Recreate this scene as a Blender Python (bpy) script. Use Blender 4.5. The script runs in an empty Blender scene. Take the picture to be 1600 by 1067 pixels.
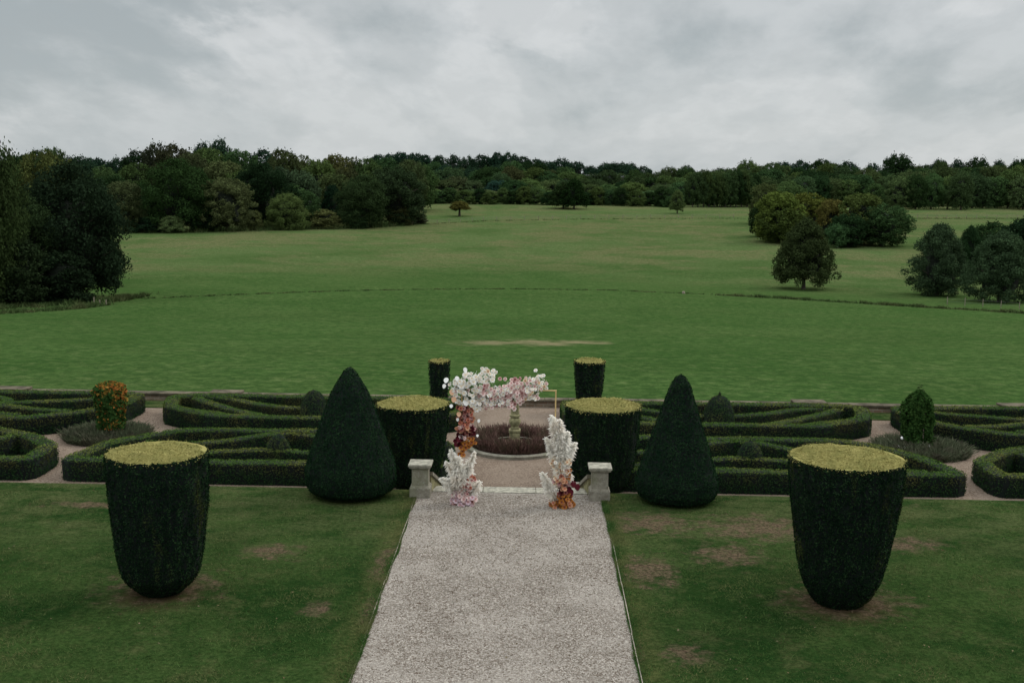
import bpy, math, random
import numpy as np
from mathutils import Matrix, Vector

# ------------------------------------------------------------------ camera, sky, sun
SC = bpy.context.scene
COL = SC.collection
PW, PH, F = 1600., 1067., 1820.
CX, CZ = .44, 7.9
YAW, PITCH, ROLL = math.radians(.89), math.atan(268 / F), math.radians(.8)
RM = Matrix.Rotation(YAW, 3, 'Z') @ Matrix.Rotation(math.pi / 2 - PITCH, 3, 'X') @ Matrix.Rotation(ROLL, 3, 'Z')
cam_data = bpy.data.cameras.new('camera')
cam = bpy.data.objects.new('camera', cam_data)
COL.objects.link(cam)
cam.matrix_world = Matrix.Translation((CX, 0, CZ)) @ RM.to_4x4()
cam_data.sensor_width = 36
cam_data.lens = F / PW * 36
cam_data.clip_start = .5
cam_data.clip_end = 6000
SC.camera = cam
SC.view_settings.view_transform = 'Standard'
SC.view_settings.look = 'None'
SC.view_settings.gamma = 1
SC.view_settings.exposure = 0
SC.cycles.max_bounces = 8
SC.cycles.diffuse_bounces = 6
SC.cycles.transparent_max_bounces = 6

SUN_EL, SUN_AZ = math.radians(42), math.radians(62)      # azimuth measured from +Y towards +X
sun_data = bpy.data.lights.new('sun', 'SUN')
sun_data.energy = 1.3
sun_data.angle = math.radians(14)
sun_data.color = (1, .95, .87)
sun = bpy.data.objects.new('sun', sun_data)
COL.objects.link(sun)
sd = Vector((math.sin(SUN_AZ) * math.cos(SUN_EL), math.cos(SUN_AZ) * math.cos(SUN_EL), math.sin(SUN_EL)))
sun.rotation_euler = sd.to_track_quat('Z', 'Y').to_euler()
sun.location = (60, 40, 60)


class NT:
    """small helper for building node trees"""
    def __init__(s, tree):
        s.t = tree; s.n = tree.nodes; s.l = tree.links; s.n.clear()
    def node(s, typ, **kw):
        n = s.n.new(typ)
        for k, v in kw.items():
            if k.startswith('i_'):
                s.put(n, k[2:], v)
            else:
                setattr(n, k, v)
        return n
    def put(s, n, key, v):
        if isinstance(key, str) and key.isdigit(): key = int(key)
        if isinstance(key, str): key = key.replace('_', ' ')
        sock = n.inputs[key]
        if isinstance(v, bpy.types.NodeSocket): s.l.new(v, sock)
        elif isinstance(v, (tuple, list)) and len(v) == 3 and sock.type == 'RGBA': sock.default_value = (*v, 1)
        else: sock.default_value = v
    def math(s, op, a, b=0., c=0., clamp=False):
        n = s.n.new('ShaderNodeMath'); n.operation = op; n.use_clamp = clamp
        for i, v in enumerate((a, b, c)): s.put(n, i, v)
        return n.outputs[0]
    def vmath(s, op, a, b=(0, 0, 0)):
        n = s.n.new('ShaderNodeVectorMath'); n.operation = op
        s.put(n, 0, a); s.put(n, 1, b)
        return n.outputs['Value'] if op in ('LENGTH', 'DISTANCE', 'DOT_PRODUCT') else n.outputs[0]
    def mix(s, f, a, b, blend='MIX'):
        n = s.n.new('ShaderNodeMix'); n.data_type = 'RGBA'; n.blend_type = blend
        n.clamp_factor = True
        s.put(n, 0, f); s.put(n, 6, a if isinstance(a, bpy.types.NodeSocket) else (*a, 1)); s.put(n, 7, b if isinstance(b, bpy.types.NodeSocket) else (*b, 1))
        return n.outputs[2]
    def noise(s, vec, scale, detail=4, rough=.55, dist=0., out='Fac'):
        n = s.n.new('ShaderNodeTexNoise')
        s.put(n, 'Vector', vec); s.put(n, 'Scale', scale); s.put(n, 'Detail', detail); s.put(n, 'Roughness', rough); s.put(n, 'Distortion', dist)
        return n.outputs[out]
    def ramp(s, v, lo, hi, a=0., b=1.):
        n = s.n.new('ShaderNodeMapRange'); n.interpolation_type = 'SMOOTHSTEP'
        for k, x in ((0, v), (1, lo), (2, hi), (3, a), (4, b)): s.put(n, k, x)
        return n.outputs[0]
    def scale(s, vec, xyz, loc=(0, 0, 0)):
        n = s.n.new('ShaderNodeMapping'); s.put(n, 0, vec); s.put(n, 'Scale', xyz); s.put(n, 'Location', loc)
        return n.outputs[0]


world = bpy.data.worlds.new('World')
SC.world = world
world.use_nodes = True
w = NT(world.node_tree)
tc = w.node('ShaderNodeTexCoord').outputs['Generated']
sx = w.node('ShaderNodeSeparateXYZ', i_0=tc)
den = w.math('ADD', w.math('MAXIMUM', sx.outputs[2], 0.), .30)
pl = w.node('ShaderNodeCombineXYZ', i_0=w.math('DIVIDE', sx.outputs[0], den), i_1=w.math('DIVIDE', sx.outputs[1], den), i_2=0.)
pv = pl.outputs[0]
n1 = w.noise(w.scale(pv, (1.0, .55, 1), (3.1, 7.7, 0)), 1.7, 8, .56, .25)
n2 = w.noise(w.scale(pv, (1., .6, 1), (11, 2, 4)), 4.6, 7, .58, .25)
n3 = w.noise(w.scale(pv, (1., 1., 1), (5, 9, 1)), .25, 3, .5, .3)
s1 = w.math('ADD', w.math('MULTIPLY', n1, .6), w.math('ADD', w.math('MULTIPLY', n2, .22), w.math('MULTIPLY', n3, .3)))
cl = w.ramp(s1, .49, .61)
cc = w.mix(cl, (.395, .44, .458), (.59, .618, .63))
edge = w.math('MULTIPLY', w.ramp(n1, .50, .56), w.ramp(n1, .66, .58))
cc = w.mix(w.math('MULTIPLY', edge, .60), cc, (.72, .735, .74))
cc = w.mix(w.ramp(w.noise(w.scale(pv, (1, .6, 1), (2, 5, 0)), 9., 6, .6, .2), .40, .60, .20, 0.), cc, (.40, .43, .44))
# an overcast sky is about three times brighter overhead than at the horizon
cie = w.ramp(sx.outputs[2], .20, .9, 1., 3.7)
cc = w.mix(w.ramp(sx.outputs[2], .13, .0), cc, w.mix(.35, cc, (.54, .59, .605)))
vs = w.node('ShaderNodeVectorMath', operation='SCALE', i_0=cc, i_Scale=cie)
bg = w.node('ShaderNodeBackground', i_Color=vs.outputs[0], i_Strength=1.)
sky = w.node('ShaderNodeTexSky', sky_type='NISHITA', sun_disc=False, sun_elevation=SUN_EL, sun_rotation=SUN_AZ)
bs = w.node('ShaderNodeBackground', i_Color=sky.outputs[0], i_Strength=.08)
ms = w.node('ShaderNodeMixShader', i_0=.93)
w.l.new(bs.outputs[0], ms.inputs[1]); w.l.new(bg.outputs[0], ms.inputs[2])
wo = w.node('ShaderNodeOutputWorld', i_Surface=ms.outputs[0])

# ------------------------------------------------------------------ where a point of the photo lies in the place
def ray(px, py):
    d = RM @ Vector(((px - PW / 2) / F, -(py - PH / 2) / F, -1))
    return d / d.y
def on_z(px, py, z):
    d = ray(px, py); t = (z - CZ) / d.z
    return CX + d.x * t, t
def on_y(px, py, y):
    d = ray(px, py)
    return CX + d.x * y, CZ + d.z * y
KY = np.array([-80, 41.4, 50, 62, 75, 100, 130, 155, 175, 210, 250, 300, 350, 400, 450, 520, 700, 1000, 1600, 3000.])
KZ = np.array([-.40, -.40, -.80, -1.75, -3.1, -5.2, -7.0, -8.0, -8.7, -9.1, -8.6, -7.2, -5.6, -4.5, -4.0, -4.2, -5., -6., -6., -6.])
def terrain(x, y):
    y = np.asarray(y, float); x = np.asarray(x, float)
    # smooth the knots a little so no crease shows
    z = sum(np.interp(y + o * np.clip((y - 41.4) * .12, 0, 25), KY, KZ) for o in (-1, -.5, 0, .5, 1)) / 5
    m = np.clip((y - 60) / 60, 0, 1)
    z = z + m * (.35 * np.sin(x * .031 + y * .017) + .25 * np.sin(x * .013 - y * .024 + 1.3))
    return z
def on_ground(px, py):
    """walk the ray of a photo point down to the parkland"""
    d = ray(px, py)
    ys = np.concatenate([np.arange(42, 200, .5), np.arange(200, 800, 1.)])
    zr = CZ + d.z * ys
    zt = terrain(CX + d.x * ys, ys)
    k = np.nonzero(zr <= zt)[0]
    i = k[0] if len(k) else len(ys) - 1
    return CX + d.x * ys[i], ys[i], float(zt[i])

# ------------------------------------------------------------------ materials
def new_mat(name):
    m = bpy.data.materials.new(name); m.use_nodes = True
    return m, NT(m.node_tree)
def finish(t, color, rough=.9, bump=None, strength=.3, dist=.02, spec=.3, translucent=0.):
    b = t.node('ShaderNodeBsdfPrincipled', i_Base_Color=color, i_Roughness=rough)
    t.put(b, 'Specular IOR Level', spec)
    if bump is not None:
        bn = t.node('ShaderNodeBump', i_Height=bump, i_Strength=strength, i_Distance=dist)
        t.l.new(bn.outputs[0], b.inputs['Normal'])
    out = b.outputs[0]
    if translucent:
        tr = t.node('ShaderNodeBsdfTranslucent', i_Color=color)
        mx = t.node('ShaderNodeMixShader', i_0=translucent)
        t.l.new(out, mx.inputs[1]); t.l.new(tr.outputs[0], mx.inputs[2]); out = mx.outputs[0]
    t.node('ShaderNodeOutputMaterial', i_Surface=out)

def pos(t): return t.node('ShaderNodeNewGeometry').outputs['Position']
def objco(t): return t.node('ShaderNodeTexCoord').outputs['Object']

def plain(name, color, rough=.7, var=.25, scale=20., spec=.3, bump=.1):
    m, t = new_mat(name)
    p = objco(t); n = t.noise(p, scale, 5, .6)
    c = t.mix(t.ramp(n, .3, .7), tuple(v * (1 - var) for v in color), tuple(min(1, v * (1 + var)) for v in color))
    finish(t, c, rough, n, bump, .01, spec)
    return m

def leafy(name, dark, light, third=None, third_amt=.3, scale=1.2, translucent=.15, per_object=False, rough=1., spec=0., third_scale=.9):
    m, t = new_mat(name)
    g = t.node('ShaderNodeNewGeometry'); rnd = g.outputs['Random Per Island']; p = g.outputs['Position']
    c = t.mix(rnd, dark, light)
    n = t.noise(p, scale, 3, .5)
    c = t.mix(t.ramp(n, .35, .65, 0., .55), c, dark)
    if third:
        n2 = t.noise(p, third_scale, 4, .6)
        c = t.mix(t.math('MULTIPLY', t.ramp(n2, .45, .62), third_amt), c, third)
    if per_object:
        oi = t.node('ShaderNodeObjectInfo')
        c = t.mix(1., c, oi.outputs['Color'], 'MULTIPLY')
    finish(t, c, rough, spec=spec, translucent=translucent)
    return m

M = {}
# tree foliage: grey values multiplied by the colour each tree carries
M['foliage'] = leafy('tree_foliage', (.62, .62, .6), (1.35, 1.35, 1.2), scale=.35, per_object=True, translucent=.2)
M['bark'] = plain('bark', (.075, .062, .05), .95, .4, 3.)
M['yew_side'] = leafy('yew_side', (.004, .012, .006), (.020, .040, .017), (.060, .066, .018), .28, 2.2, .05, third_scale=3.)
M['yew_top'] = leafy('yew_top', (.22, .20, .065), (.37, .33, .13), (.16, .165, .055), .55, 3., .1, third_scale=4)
def yew_side_mat():
    m, t = new_mat('yew_side')
    g = t.node('ShaderNodeNewGeometry'); rnd = g.outputs['Random Per Island']; p = g.outputs['Position']
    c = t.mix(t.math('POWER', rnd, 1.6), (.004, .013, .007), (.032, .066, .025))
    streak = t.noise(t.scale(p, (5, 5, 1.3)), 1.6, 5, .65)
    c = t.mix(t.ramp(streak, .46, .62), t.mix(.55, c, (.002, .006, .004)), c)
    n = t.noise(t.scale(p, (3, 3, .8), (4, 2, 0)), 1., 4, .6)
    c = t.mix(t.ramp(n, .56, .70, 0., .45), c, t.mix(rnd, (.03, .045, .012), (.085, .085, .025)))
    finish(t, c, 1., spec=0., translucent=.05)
    return m
M['yew_side'] = yew_side_mat()
M['cone_yew'] = leafy('cone_yew', (.004, .013, .007), (.021, .046, .019), None, 0, 3., .05)
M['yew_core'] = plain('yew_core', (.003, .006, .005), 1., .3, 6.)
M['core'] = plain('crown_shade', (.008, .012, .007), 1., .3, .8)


def box_side_mat():
    m, t = new_mat('box_side')
    g = t.node('ShaderNodeNewGeometry'); rnd = g.outputs['Random Per Island']; p = g.outputs['Position']
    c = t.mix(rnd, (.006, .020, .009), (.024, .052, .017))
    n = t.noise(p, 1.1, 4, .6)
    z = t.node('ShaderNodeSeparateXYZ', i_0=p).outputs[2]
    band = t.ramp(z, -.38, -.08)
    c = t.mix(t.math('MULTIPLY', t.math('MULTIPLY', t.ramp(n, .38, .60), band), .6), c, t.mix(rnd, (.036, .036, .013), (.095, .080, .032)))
    finish(t, c, 1., spec=0., translucent=.1)
    return m
def box_top_mat():
    m, t = new_mat('box_top')
    g = t.node('ShaderNodeNewGeometry'); rnd = g.outputs['Random Per Island']; p = g.outputs['Position']
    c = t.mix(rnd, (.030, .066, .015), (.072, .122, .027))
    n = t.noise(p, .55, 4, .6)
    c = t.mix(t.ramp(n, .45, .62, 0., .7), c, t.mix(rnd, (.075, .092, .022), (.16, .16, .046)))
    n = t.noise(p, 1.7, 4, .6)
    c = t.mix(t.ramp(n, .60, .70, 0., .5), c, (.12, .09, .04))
    finish(t, c, 1., spec=0., translucent=.1)
    return m
M['dome_box'] = leafy('dome_box', (.014, .032, .014), (.035, .062, .022), (.075, .085, .028), .5, 2., .05, third_scale=2)
M['box_side'] = box_side_mat(); M['box_top'] = box_top_mat()

def patch_mask(t, p, patches, nscale=2.5, amt=.9):
    """wear of its own shape: distance to each worn spot, broken up by noise"""
    n = t.noise(p, nscale, 6, .65)
    best = None
    for x, y, rx, ry in patches:
        d = t.vmath('LENGTH', t.scale(p, (1 / rx, 1 / ry, 0), (-x / rx, -y / ry, 0)))
        best = d if best is None else t.math('MINIMUM', best, d)
    v = t.math('ADD', best, t.math('MULTIPLY', t.math('SUBTRACT', n, .5), 3.4 * amt))
    return t.ramp(v, 1.15, .0)

LAWN_PATCH = []
for px, py, rx, ry in ((425, 862, .75, .6), (1020, 818, 1.2, 1.0), (1190, 826, 1.9, 1.2), (1140, 868, .9, .8), (1015, 893, .7, 1.1), (1075, 1022, .5, .5), (497, 950, .3, .4),
                       (258, 915, 1.2, 1.1), (1316, 938, 1.3, 1.1), (1400, 850, 1.2, .6), (150, 790, 1.3, .3), (1330, 790, 1.5, .35), (600, 880, .25, 1.2), (585, 950, .25, 1.2), (990, 1010, .15, 2.)):
    x, y = on_z(px, py, 0); LAWN_PATCH.append((x, y, rx, ry))

BASES = [(-6.36, 20.55, .95, .95), (6.28, 20.7, 1.1, 1.0)]
def lawn_mat():
    m, t = new_mat('lawn_grass'); p = pos(t)
    big = t.noise(p, .35, 5, .6, .4)
    c = t.mix(t.ramp(big, .38, .62), (.013, .043, .010), (.048, .088, .024))
    mid = t.noise(p, 3.4, 7, .75)
    c = t.mix(t.ramp(mid, .45, .75, 0., .9), c, (.070, .096, .032))
    c = t.mix(t.ramp(t.noise(p, 7., 6, .8), .36, .52, .6, 0.), c, (.010, .030, .009))
    c = t.mix(t.ramp(t.noise(t.scale(p, (1, 1, 1), (9, 4, 0)), 1.1, 7, .75), .50, .66, 0., .55), c, (.105, .108, .046))
    yy = t.node('ShaderNodeSeparateXYZ', i_0=p).outputs[1]
    c = t.mix(t.math('MULTIPLY', t.ramp(yy, 21., 27., 0., .8), t.ramp(t.noise(t.scale(p, (.5, 1, 1), (2, 9, 0)), 1.3, 7, .75), .40, .60)), c, (.098, .112, .046))
    fine = t.noise(p, 24, 5, .75)
    xx = t.math('ABSOLUTE', t.node('ShaderNodeSeparateXYZ', i_0=p).outputs[0])
    c = t.mix(t.math('MULTIPLY', t.ramp(xx, 2.95, 2.3, 0., .7), t.ramp(mid, .38, .55, .3, 1.)), c, (.12, .115, .045))
    fine = t.noise(p, 13, 6, .8)
    c = t.mix(t.ramp(fine, .40, .62, .8, 0.), c, t.mix(.75, c, (.006, .018, .004)))
    bl = t.noise(p, 70, 3, .8)
    c = t.mix(t.ramp(bl, .5, .75, 0., .5), c, (.12, .15, .045))
    mask = patch_mask(t, p, LAWN_PATCH, 3.2, 1.05)
    soil = t.mix(t.ramp(t.noise(p, 14, 5, .8), .35, .65), (.045, .032, .021), (.17, .12, .08))
    c = t.mix(t.math('MULTIPLY', patch_mask(t, p, BASES, 4., .5), .85), c, t.mix(t.noise(p, 30, 4, .8), (.028, .017, .010), (.12, .078, .045)))
    c = t.mix(t.math('MULTIPLY', mask, t.ramp(t.noise(p, 11, 5, .8), .34, .54, .35, 1.)), c, soil)
    finish(t, c, .95, t.math('ADD', fine, bl), .8, .05, 0.)
    return m
M['lawn'] = lawn_mat()

PARK_PATCH = []
for px, py, rx, ry in ((765, 536, 2.6, 3.2), (840, 536, 3.4, 4.2), (905, 535, 2.2, 2.8)):
    x, y, z = on_ground(px, py); PARK_PATCH.append((x, y, rx, ry))
def park_mat():
    m, t = new_mat('parkland_grass'); p = pos(t)
    sep = t.node('ShaderNodeSeparateXYZ', i_0=p); X, Y = sep.outputs[0], sep.outputs[1]
    a = t.noise(p, .06, 5, .6, .5); b = t.noise(p, .35, 6, .65); f = t.noise(p, 1.8, 6, .7); g = t.noise(p, 5., 5, .8)
    near = t.mix(t.ramp(a, .35, .65), (.038, .080, .019), (.060, .108, .029))
    near = t.mix(t.ramp(b, .5, .72, 0., .55), near, (.074, .110, .034))
    near = t.mix(t.ramp(f, .42, .60, .8, 0.), near, (.022, .052, .013))
    far = t.mix(t.ramp(a, .35, .62), (.062, .098, .032), (.096, .130, .050))
    far = t.mix(t.ramp(t.noise(t.scale(p, (1, 1, 1), (40, 3, 0)), .05, 8, .8), .44, .58, 0., .85), far, (.145, .130, .066))
    far = t.mix(t.ramp(f, .40, .62, .55, 0.), far, (.034, .062, .015))
    # the mown lawn ends in an arc at the sunk fence
    arc = t.math('SUBTRACT', Y, t.math('SUBTRACT', 158., t.math('MULTIPLY', t.math('MULTIPLY', X, X), .0085)))
    c = t.mix(t.ramp(t.math('ADD', arc, t.math('MULTIPLY', t.math('SUBTRACT', a, .5), 40.)), -4., 85., .12, 1.), near, far)
    # ranker green grass in the low ground just beyond it
    c = t.mix(t.math('MULTIPLY', t.ramp(arc, -1., 3.), t.ramp(arc, 40., 5., 0., .5)), c, t.mix(b, (.038, .072, .020), (.060, .100, .029)))
    c = t.mix(t.ramp(g, .42, .6, .5, 0.), c, (.02, .045, .012))
    c = t.mix(t.ramp(t.noise(t.scale(p, (1, 1, 1), (3, 8, 0)), 1.1, 7, .8), .52, .66, 0., .4), c, (.13, .155, .062))
    st_ = t.noise(t.scale(p, (.35, .9, 1), (6, 1, 0)), .9, 6, .7)
    c = t.mix(t.ramp(st_, .56, .66, 0., .4), c, (.022, .050, .014))
    mask = patch_mask(t, p, PARK_PATCH, .7, .9)
    c = t.mix(t.math('MULTIPLY', mask, .75), c, t.mix(f, (.12, .105, .055), (.26, .21, .13)))
    finish(t, c, .95, t.math('ADD', f, g), .5, .15, 0.)
    return m
M['park'] = park_mat()

def gravel_mat(name, lo, hi, brown, litter=.5, sc=28.):
    m, t = new_mat(name); p = pos(t)
    v = t.node('ShaderNodeTexVoronoi', i_Vector=p, i_Scale=sc)
    sepc = t.node('ShaderNodeSeparateColor', i_0=v.outputs['Color'])
    c = t.mix(sepc.outputs[0], lo, hi)
    c = t.mix(t.ramp(sepc.outputs[1], .72, .95, 0., .8), c, brown)
    c = t.mix(t.ramp(v.outputs['Distance'], .55, .95, 0., .6), c, tuple(x * .35 for x in lo))
    n = t.noise(p, 1.6, 6, .7); n2 = t.noise(p, 7, 5, .75)
    c = t.mix(t.ramp(n, .3, .7, .35, 0.), c, tuple(x * .75 for x in lo))
    c = t.mix(t.ramp(t.math('ADD', t.math('MULTIPLY', n, .5), t.math('MULTIPLY', n2, .6)), .62, .74, 0., litter), c, brown)
    n4 = t.noise(p, 16, 4, .8)
    c = t.mix(t.ramp(n4, .50, .60, 0., litter), c, brown)
    n6 = t.noise(p, 4.2, 7, .8)
    c = t.mix(t.ramp(n6, .60, .68, 0., litter), c, tuple(x * .8 for x in brown))
    n5 = t.noise(p, .55, 4, .6)
    c = t.mix(t.ramp(n5, .42, .62, 0., .35), c, tuple(x * .8 for x in hi))
    finish(t, c, .95, v.outputs['Distance'], -.8, .02, 0.)
    return m
M['gravel'] = gravel_mat('path_gravel', (.14, .123, .104), (.41, .372, .328), (.075, .052, .037), .8, 44.)
M['garden_gravel'] = gravel_mat('garden_gravel', (.14, .105, .08), (.27, .215, .17), (.09, .06, .04), .5, 34.)

def stone_mat():
    m, t = new_mat('weathered_stone'); p = pos(t)
    n = t.noise(p, 6, 7, .7); n2 = t.noise(p, 1.7, 4, .6); n3 = t.noise(p, 26, 4, .7)
    c = t.mix(t.ramp(n, .3, .7), (.14, .125, .095), (.28, .26, .21))
    c = t.mix(t.ramp(n2, .45, .65, 0., .6), c, (.17, .175, .11))
    c = t.mix(t.ramp(n3, .55, .7, 0., .5), c, (.42, .42, .37))
    finish(t, c, .9, n3, .5, .02, .2)
    return m
M['stone'] = stone_mat()
M['coping'] = plain('lichened_coping', (.085, .072, .05), .95, .5, 2.2, .1, .4)
M['pale_stone'] = plain('pale_stone', (.27, .255, .205), .9, .4, 9., .2, .4)
M['green_stone'] = plain('mossy_stone', (.20, .185, .10), .95, .45, 7., .15, .5)

def wall_mat():
    m, t = new_mat('old_brick_wall'); p = pos(t)
    br = t.node('ShaderNodeTexBrick', i_Vector=t.node('ShaderNodeCombineXYZ', i_0=t.node('ShaderNodeSeparateXYZ', i_0=p).outputs[0], i_1=t.node('ShaderNodeSeparateXYZ', i_0=p).outputs[2]).outputs[0],
                i_Scale=1.)
    br.inputs['Color1'].default_value = (.17, .11, .075, 1); br.inputs['Color2'].default_value = (.24, .18, .13, 1); br.inputs['Mortar'].default_value = (.26, .235, .19, 1)
    br.inputs['Brick Width'].default_value = .32; br.inputs['Row Height'].default_value = .11; br.inputs['Mortar Size'].default_value = .012
    n = t.noise(p, 2.5, 6, .7)
    c = t.mix(t.ramp(n, .4, .65, 0., .8), br.outputs[0], (.10, .085, .06))
    finish(t, c, .95, n, .5, .03, .1)
    return m
M['wall'] = wall_mat()
M['gold'] = plain('gold_metal', (.52, .36, .15), .35, .15, 9., .8)
M['soil'] = plain('soil', (.05, .045, .025), 1., .5, 2.5)
M['white_petal'] = leafy('white_petal', (.80, .78, .74), (.93, .92, .90), None, 0, 5, .25)
M['blush_petal'] = leafy('blush_petal', (.80, .62, .58), (.92, .82, .79), None, 0, 5, .25)
M['pink_petal'] = leafy('pink_petal', (.56, .33, .32), (.76, .52, .50), None, 0, 5, .25)
M['lilac_petal'] = leafy('lilac_petal', (.62, .46, .52), (.82, .70, .74), None, 0, 5, .25)
M['coral_petal'] = leafy('coral_petal', (.50, .17, .12), (.72, .32, .20), None, 0, 5, .2)
M['dusky_petal'] = leafy('dusky_petal', (.22, .075, .065), (.42, .17, .14), None, 0, 5, .2)
M['wine_petal'] = leafy('wine_petal', (.045, .008, .012), (.11, .018, .025), None, 0, 5, .1)
M['amber_petal'] = leafy('amber_petal', (.38, .14, .03), (.62, .28, .07), None, 0, 5, .2)
M['peach_petal'] = leafy('peach_petal', (.62, .34, .20), (.78, .50, .34), None, 0, 5, .25)
M['cream_petal'] = leafy('cream_petal', (.80, .68, .50), (.92, .84, .70), None, 0, 5, .25)
M['pampas'] = leafy('pampas', (.90, .87, .81), (.97, .96, .93), (.72, .52, .34), .12, 2, .5, third_scale=3)
M['leaf_green'] = leafy('leaf_green', (.03, .055, .02), (.08, .12, .045), None, 0, 5, .2)
M['heather'] = leafy('heather', (.075, .042, .036), (.20, .12, .10), (.06, .07, .035), .5, 2., .15, third_scale=4)
M['lavender'] = leafy('lavender', (.045, .060, .032), (.12, .13, .08), (.09, .07, .058), .5, 2., .15, third_scale=2.5)
M['climber_dark'] = leafy('climber_dark', (.018, .048, .012), (.06, .12, .03), None, 0, 6., .2)
M['climber_orange'] = leafy('climber_autumn', (.12, .10, .02), (.45, .22, .05), (.36, .10, .03), .7, 6., .25, third_scale=6)
M['rough'] = leafy('rough_grass', (.035, .062, .02), (.085, .125, .045), (.12, .11, .055), .4, .6, .15, third_scale=.3)
M['blade'] = leafy('grass_blade', (.026, .074, .017), (.098, .148, .046), (.17, .15, .07), .5, 1.4, .35, third_scale=.8)
M['timber'] = plain('weathered_timber', (.20, .17, .13), .9, .4, 6.)
M['pale_timber'] = plain('pale_timber', (.24, .21, .165), .9, .3, 6.)
M['wire'] = plain('wire', (.12, .12, .11), .6, .1, 2.)
M['water'] = plain('still_water', (.03, .035, .03), .1, .2, 3., .6)
M['roof'] = plain('roof_sheet', (.055, .06, .065), .6, .15, 1.)

# ------------------------------------------------------------------ object helpers
def tag(o, label=None, cat=None, group=None, kind=None):
    if label: o['label'] = label
    if cat: o['category'] = cat
    if group: o['group'] = group
    if kind: o['kind'] = kind
    return o
def empty(name, loc=(0, 0, 0), rz=0.):
    o = bpy.data.objects.new(name, None); COL.objects.link(o)
    o.location = loc; o.rotation_euler = (0, 0, rz); o.empty_display_size = .2
    return o
def link(name, me, parent=None, loc=(0, 0, 0)):
    o = bpy.data.objects.new(name, me); COL.objects.link(o)
    if parent: o.parent = parent
    o.location = loc
    return o
def mesh_np(name, V, faces, mats, midx=None, smooth=False):
    """faces: list of int arrays (k,n)"""
    me = bpy.data.meshes.new(name)
    V = np.asarray(V, np.float32).reshape(-1, 3)
    faces = [np.asarray(f, np.int32) for f in faces if len(f)]
    nl = sum(f.size for f in faces); nf = sum(len(f) for f in faces)
    me.vertices.add(len(V)); me.vertices.foreach_set('co', V.ravel())
    me.loops.add(nl); me.polygons.add(nf)
    me.loops.foreach_set('vertex_index', np.concatenate([f.ravel() for f in faces]))
    tot = np.concatenate([np.full(len(f), f.shape[1], np.int32) for f in faces])
    me.polygons.foreach_set('loop_start', np.concatenate([[0], np.cumsum(tot)[:-1]]).astype(np.int32))
    me.polygons.foreach_set('loop_total', tot)
    for m in mats: me.materials.append(m)
    if midx is not None: me.polygons.foreach_set('material_index', np.asarray(midx, np.int32))
    me.polygons.foreach_set('use_smooth', np.full(nf, smooth))
    me.update(calc_edges=True); me.validate()
    return me

class MB:
    """collects simple solids into one mesh"""
    def __init__(s): s.v = []; s.f = []; s.n = 0
    def add(s, V, Fs):
        s.v.append(np.asarray(V, float)); s.f += [tuple(int(i) + s.n for i in f) for f in Fs]; s.n += len(V)
    def box(s, c, d, taper=1., rz=0.):
        x, y, z = d[0] / 2, d[1] / 2, d[2] / 2
        V = np.array([(-x, -y, -z), (x, -y, -z), (x, y, -z), (-x, y, -z), (-x * taper, -y * taper, z), (x * taper, -y * taper, z), (x * taper, y * taper, z), (-x * taper, y * taper, z)])
        if rz:
            ca, sa = math.cos(rz), math.sin(rz)
            V = np.stack([V[:, 0] * ca - V[:, 1] * sa, V[:, 0] * sa + V[:, 1] * ca, V[:, 2]], 1)
        s.add(V + np.array(c), [(3, 2, 1, 0), (4, 5, 6, 7), (0, 1, 5, 4), (1, 2, 6, 5), (2, 3, 7, 6), (3, 0, 4, 7)])
        return s
    def lathe(s, prof, c=(0, 0, 0), n=16, closed=True, square=False):
        k = len(prof); a = np.linspace(0, 2 * math.pi, n, endpoint=False) + (math.pi / n if n == 4 else 0)
        V = np.array([(r * math.cos(t), r * math.sin(t), z) for r, z in prof for t in a]) + np.array(c)
        Fs = [(i * n + j, i * n + (j + 1) % n, (i + 1) * n + (j + 1) % n, (i + 1) * n + j) for i in range(k - 1) for j in range(n)]
        if closed:
            Fs += [tuple(range(n - 1, -1, -1)), tuple((k - 1) * n + j for j in range(n))]
        s.add(V, Fs); return s
    def tube(s, pts, rad, n=6):
        pts = [Vector(p) for p in pts]
        if not isinstance(rad, (list, tuple)): rad = [rad] * len(pts)
        V = []
        for i, p in enumerate(pts):
            d = (pts[min(i + 1, len(pts) - 1)] - pts[max(i - 1, 0)]).normalized()
            u = d.cross(Vector((0, 0, 1)) if abs(d.z) < .9 else Vector((1, 0, 0))).normalized(); v = d.cross(u)
            for j in range(n):
                a = 2 * math.pi * j / n
                V.append(tuple(p + (u * math.cos(a) + v * math.sin(a)) * rad[i]))
        k = len(pts)
        Fs = [(i * n + j, i * n + (j + 1) % n, (i + 1) * n + (j + 1) % n, (i + 1) * n + j) for i in range(k - 1) for j in range(n)]
        Fs += [tuple(range(n)), tuple((k - 1) * n + j for j in range(n - 1, -1, -1))]
        s.add(V, Fs); return s
    def build(s, name, mat, parent=None, loc=(0, 0, 0), smooth=False, bevel=0.):
        me = bpy.data.meshes.new(name)
        me.from_pydata([tuple(v) for v in np.concatenate(s.v)], [], s.f)
        me.materials.append(mat)
        if smooth: me.polygons.foreach_set('use_smooth', np.full(len(me.polygons), True))
        me.update()
        o = link(name, me, parent, loc)
        if bevel:
            b = o.modifiers.new('bevel', 'BEVEL'); b.width = bevel; b.segments = 2; b.limit_method = 'ANGLE'
        return o

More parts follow.
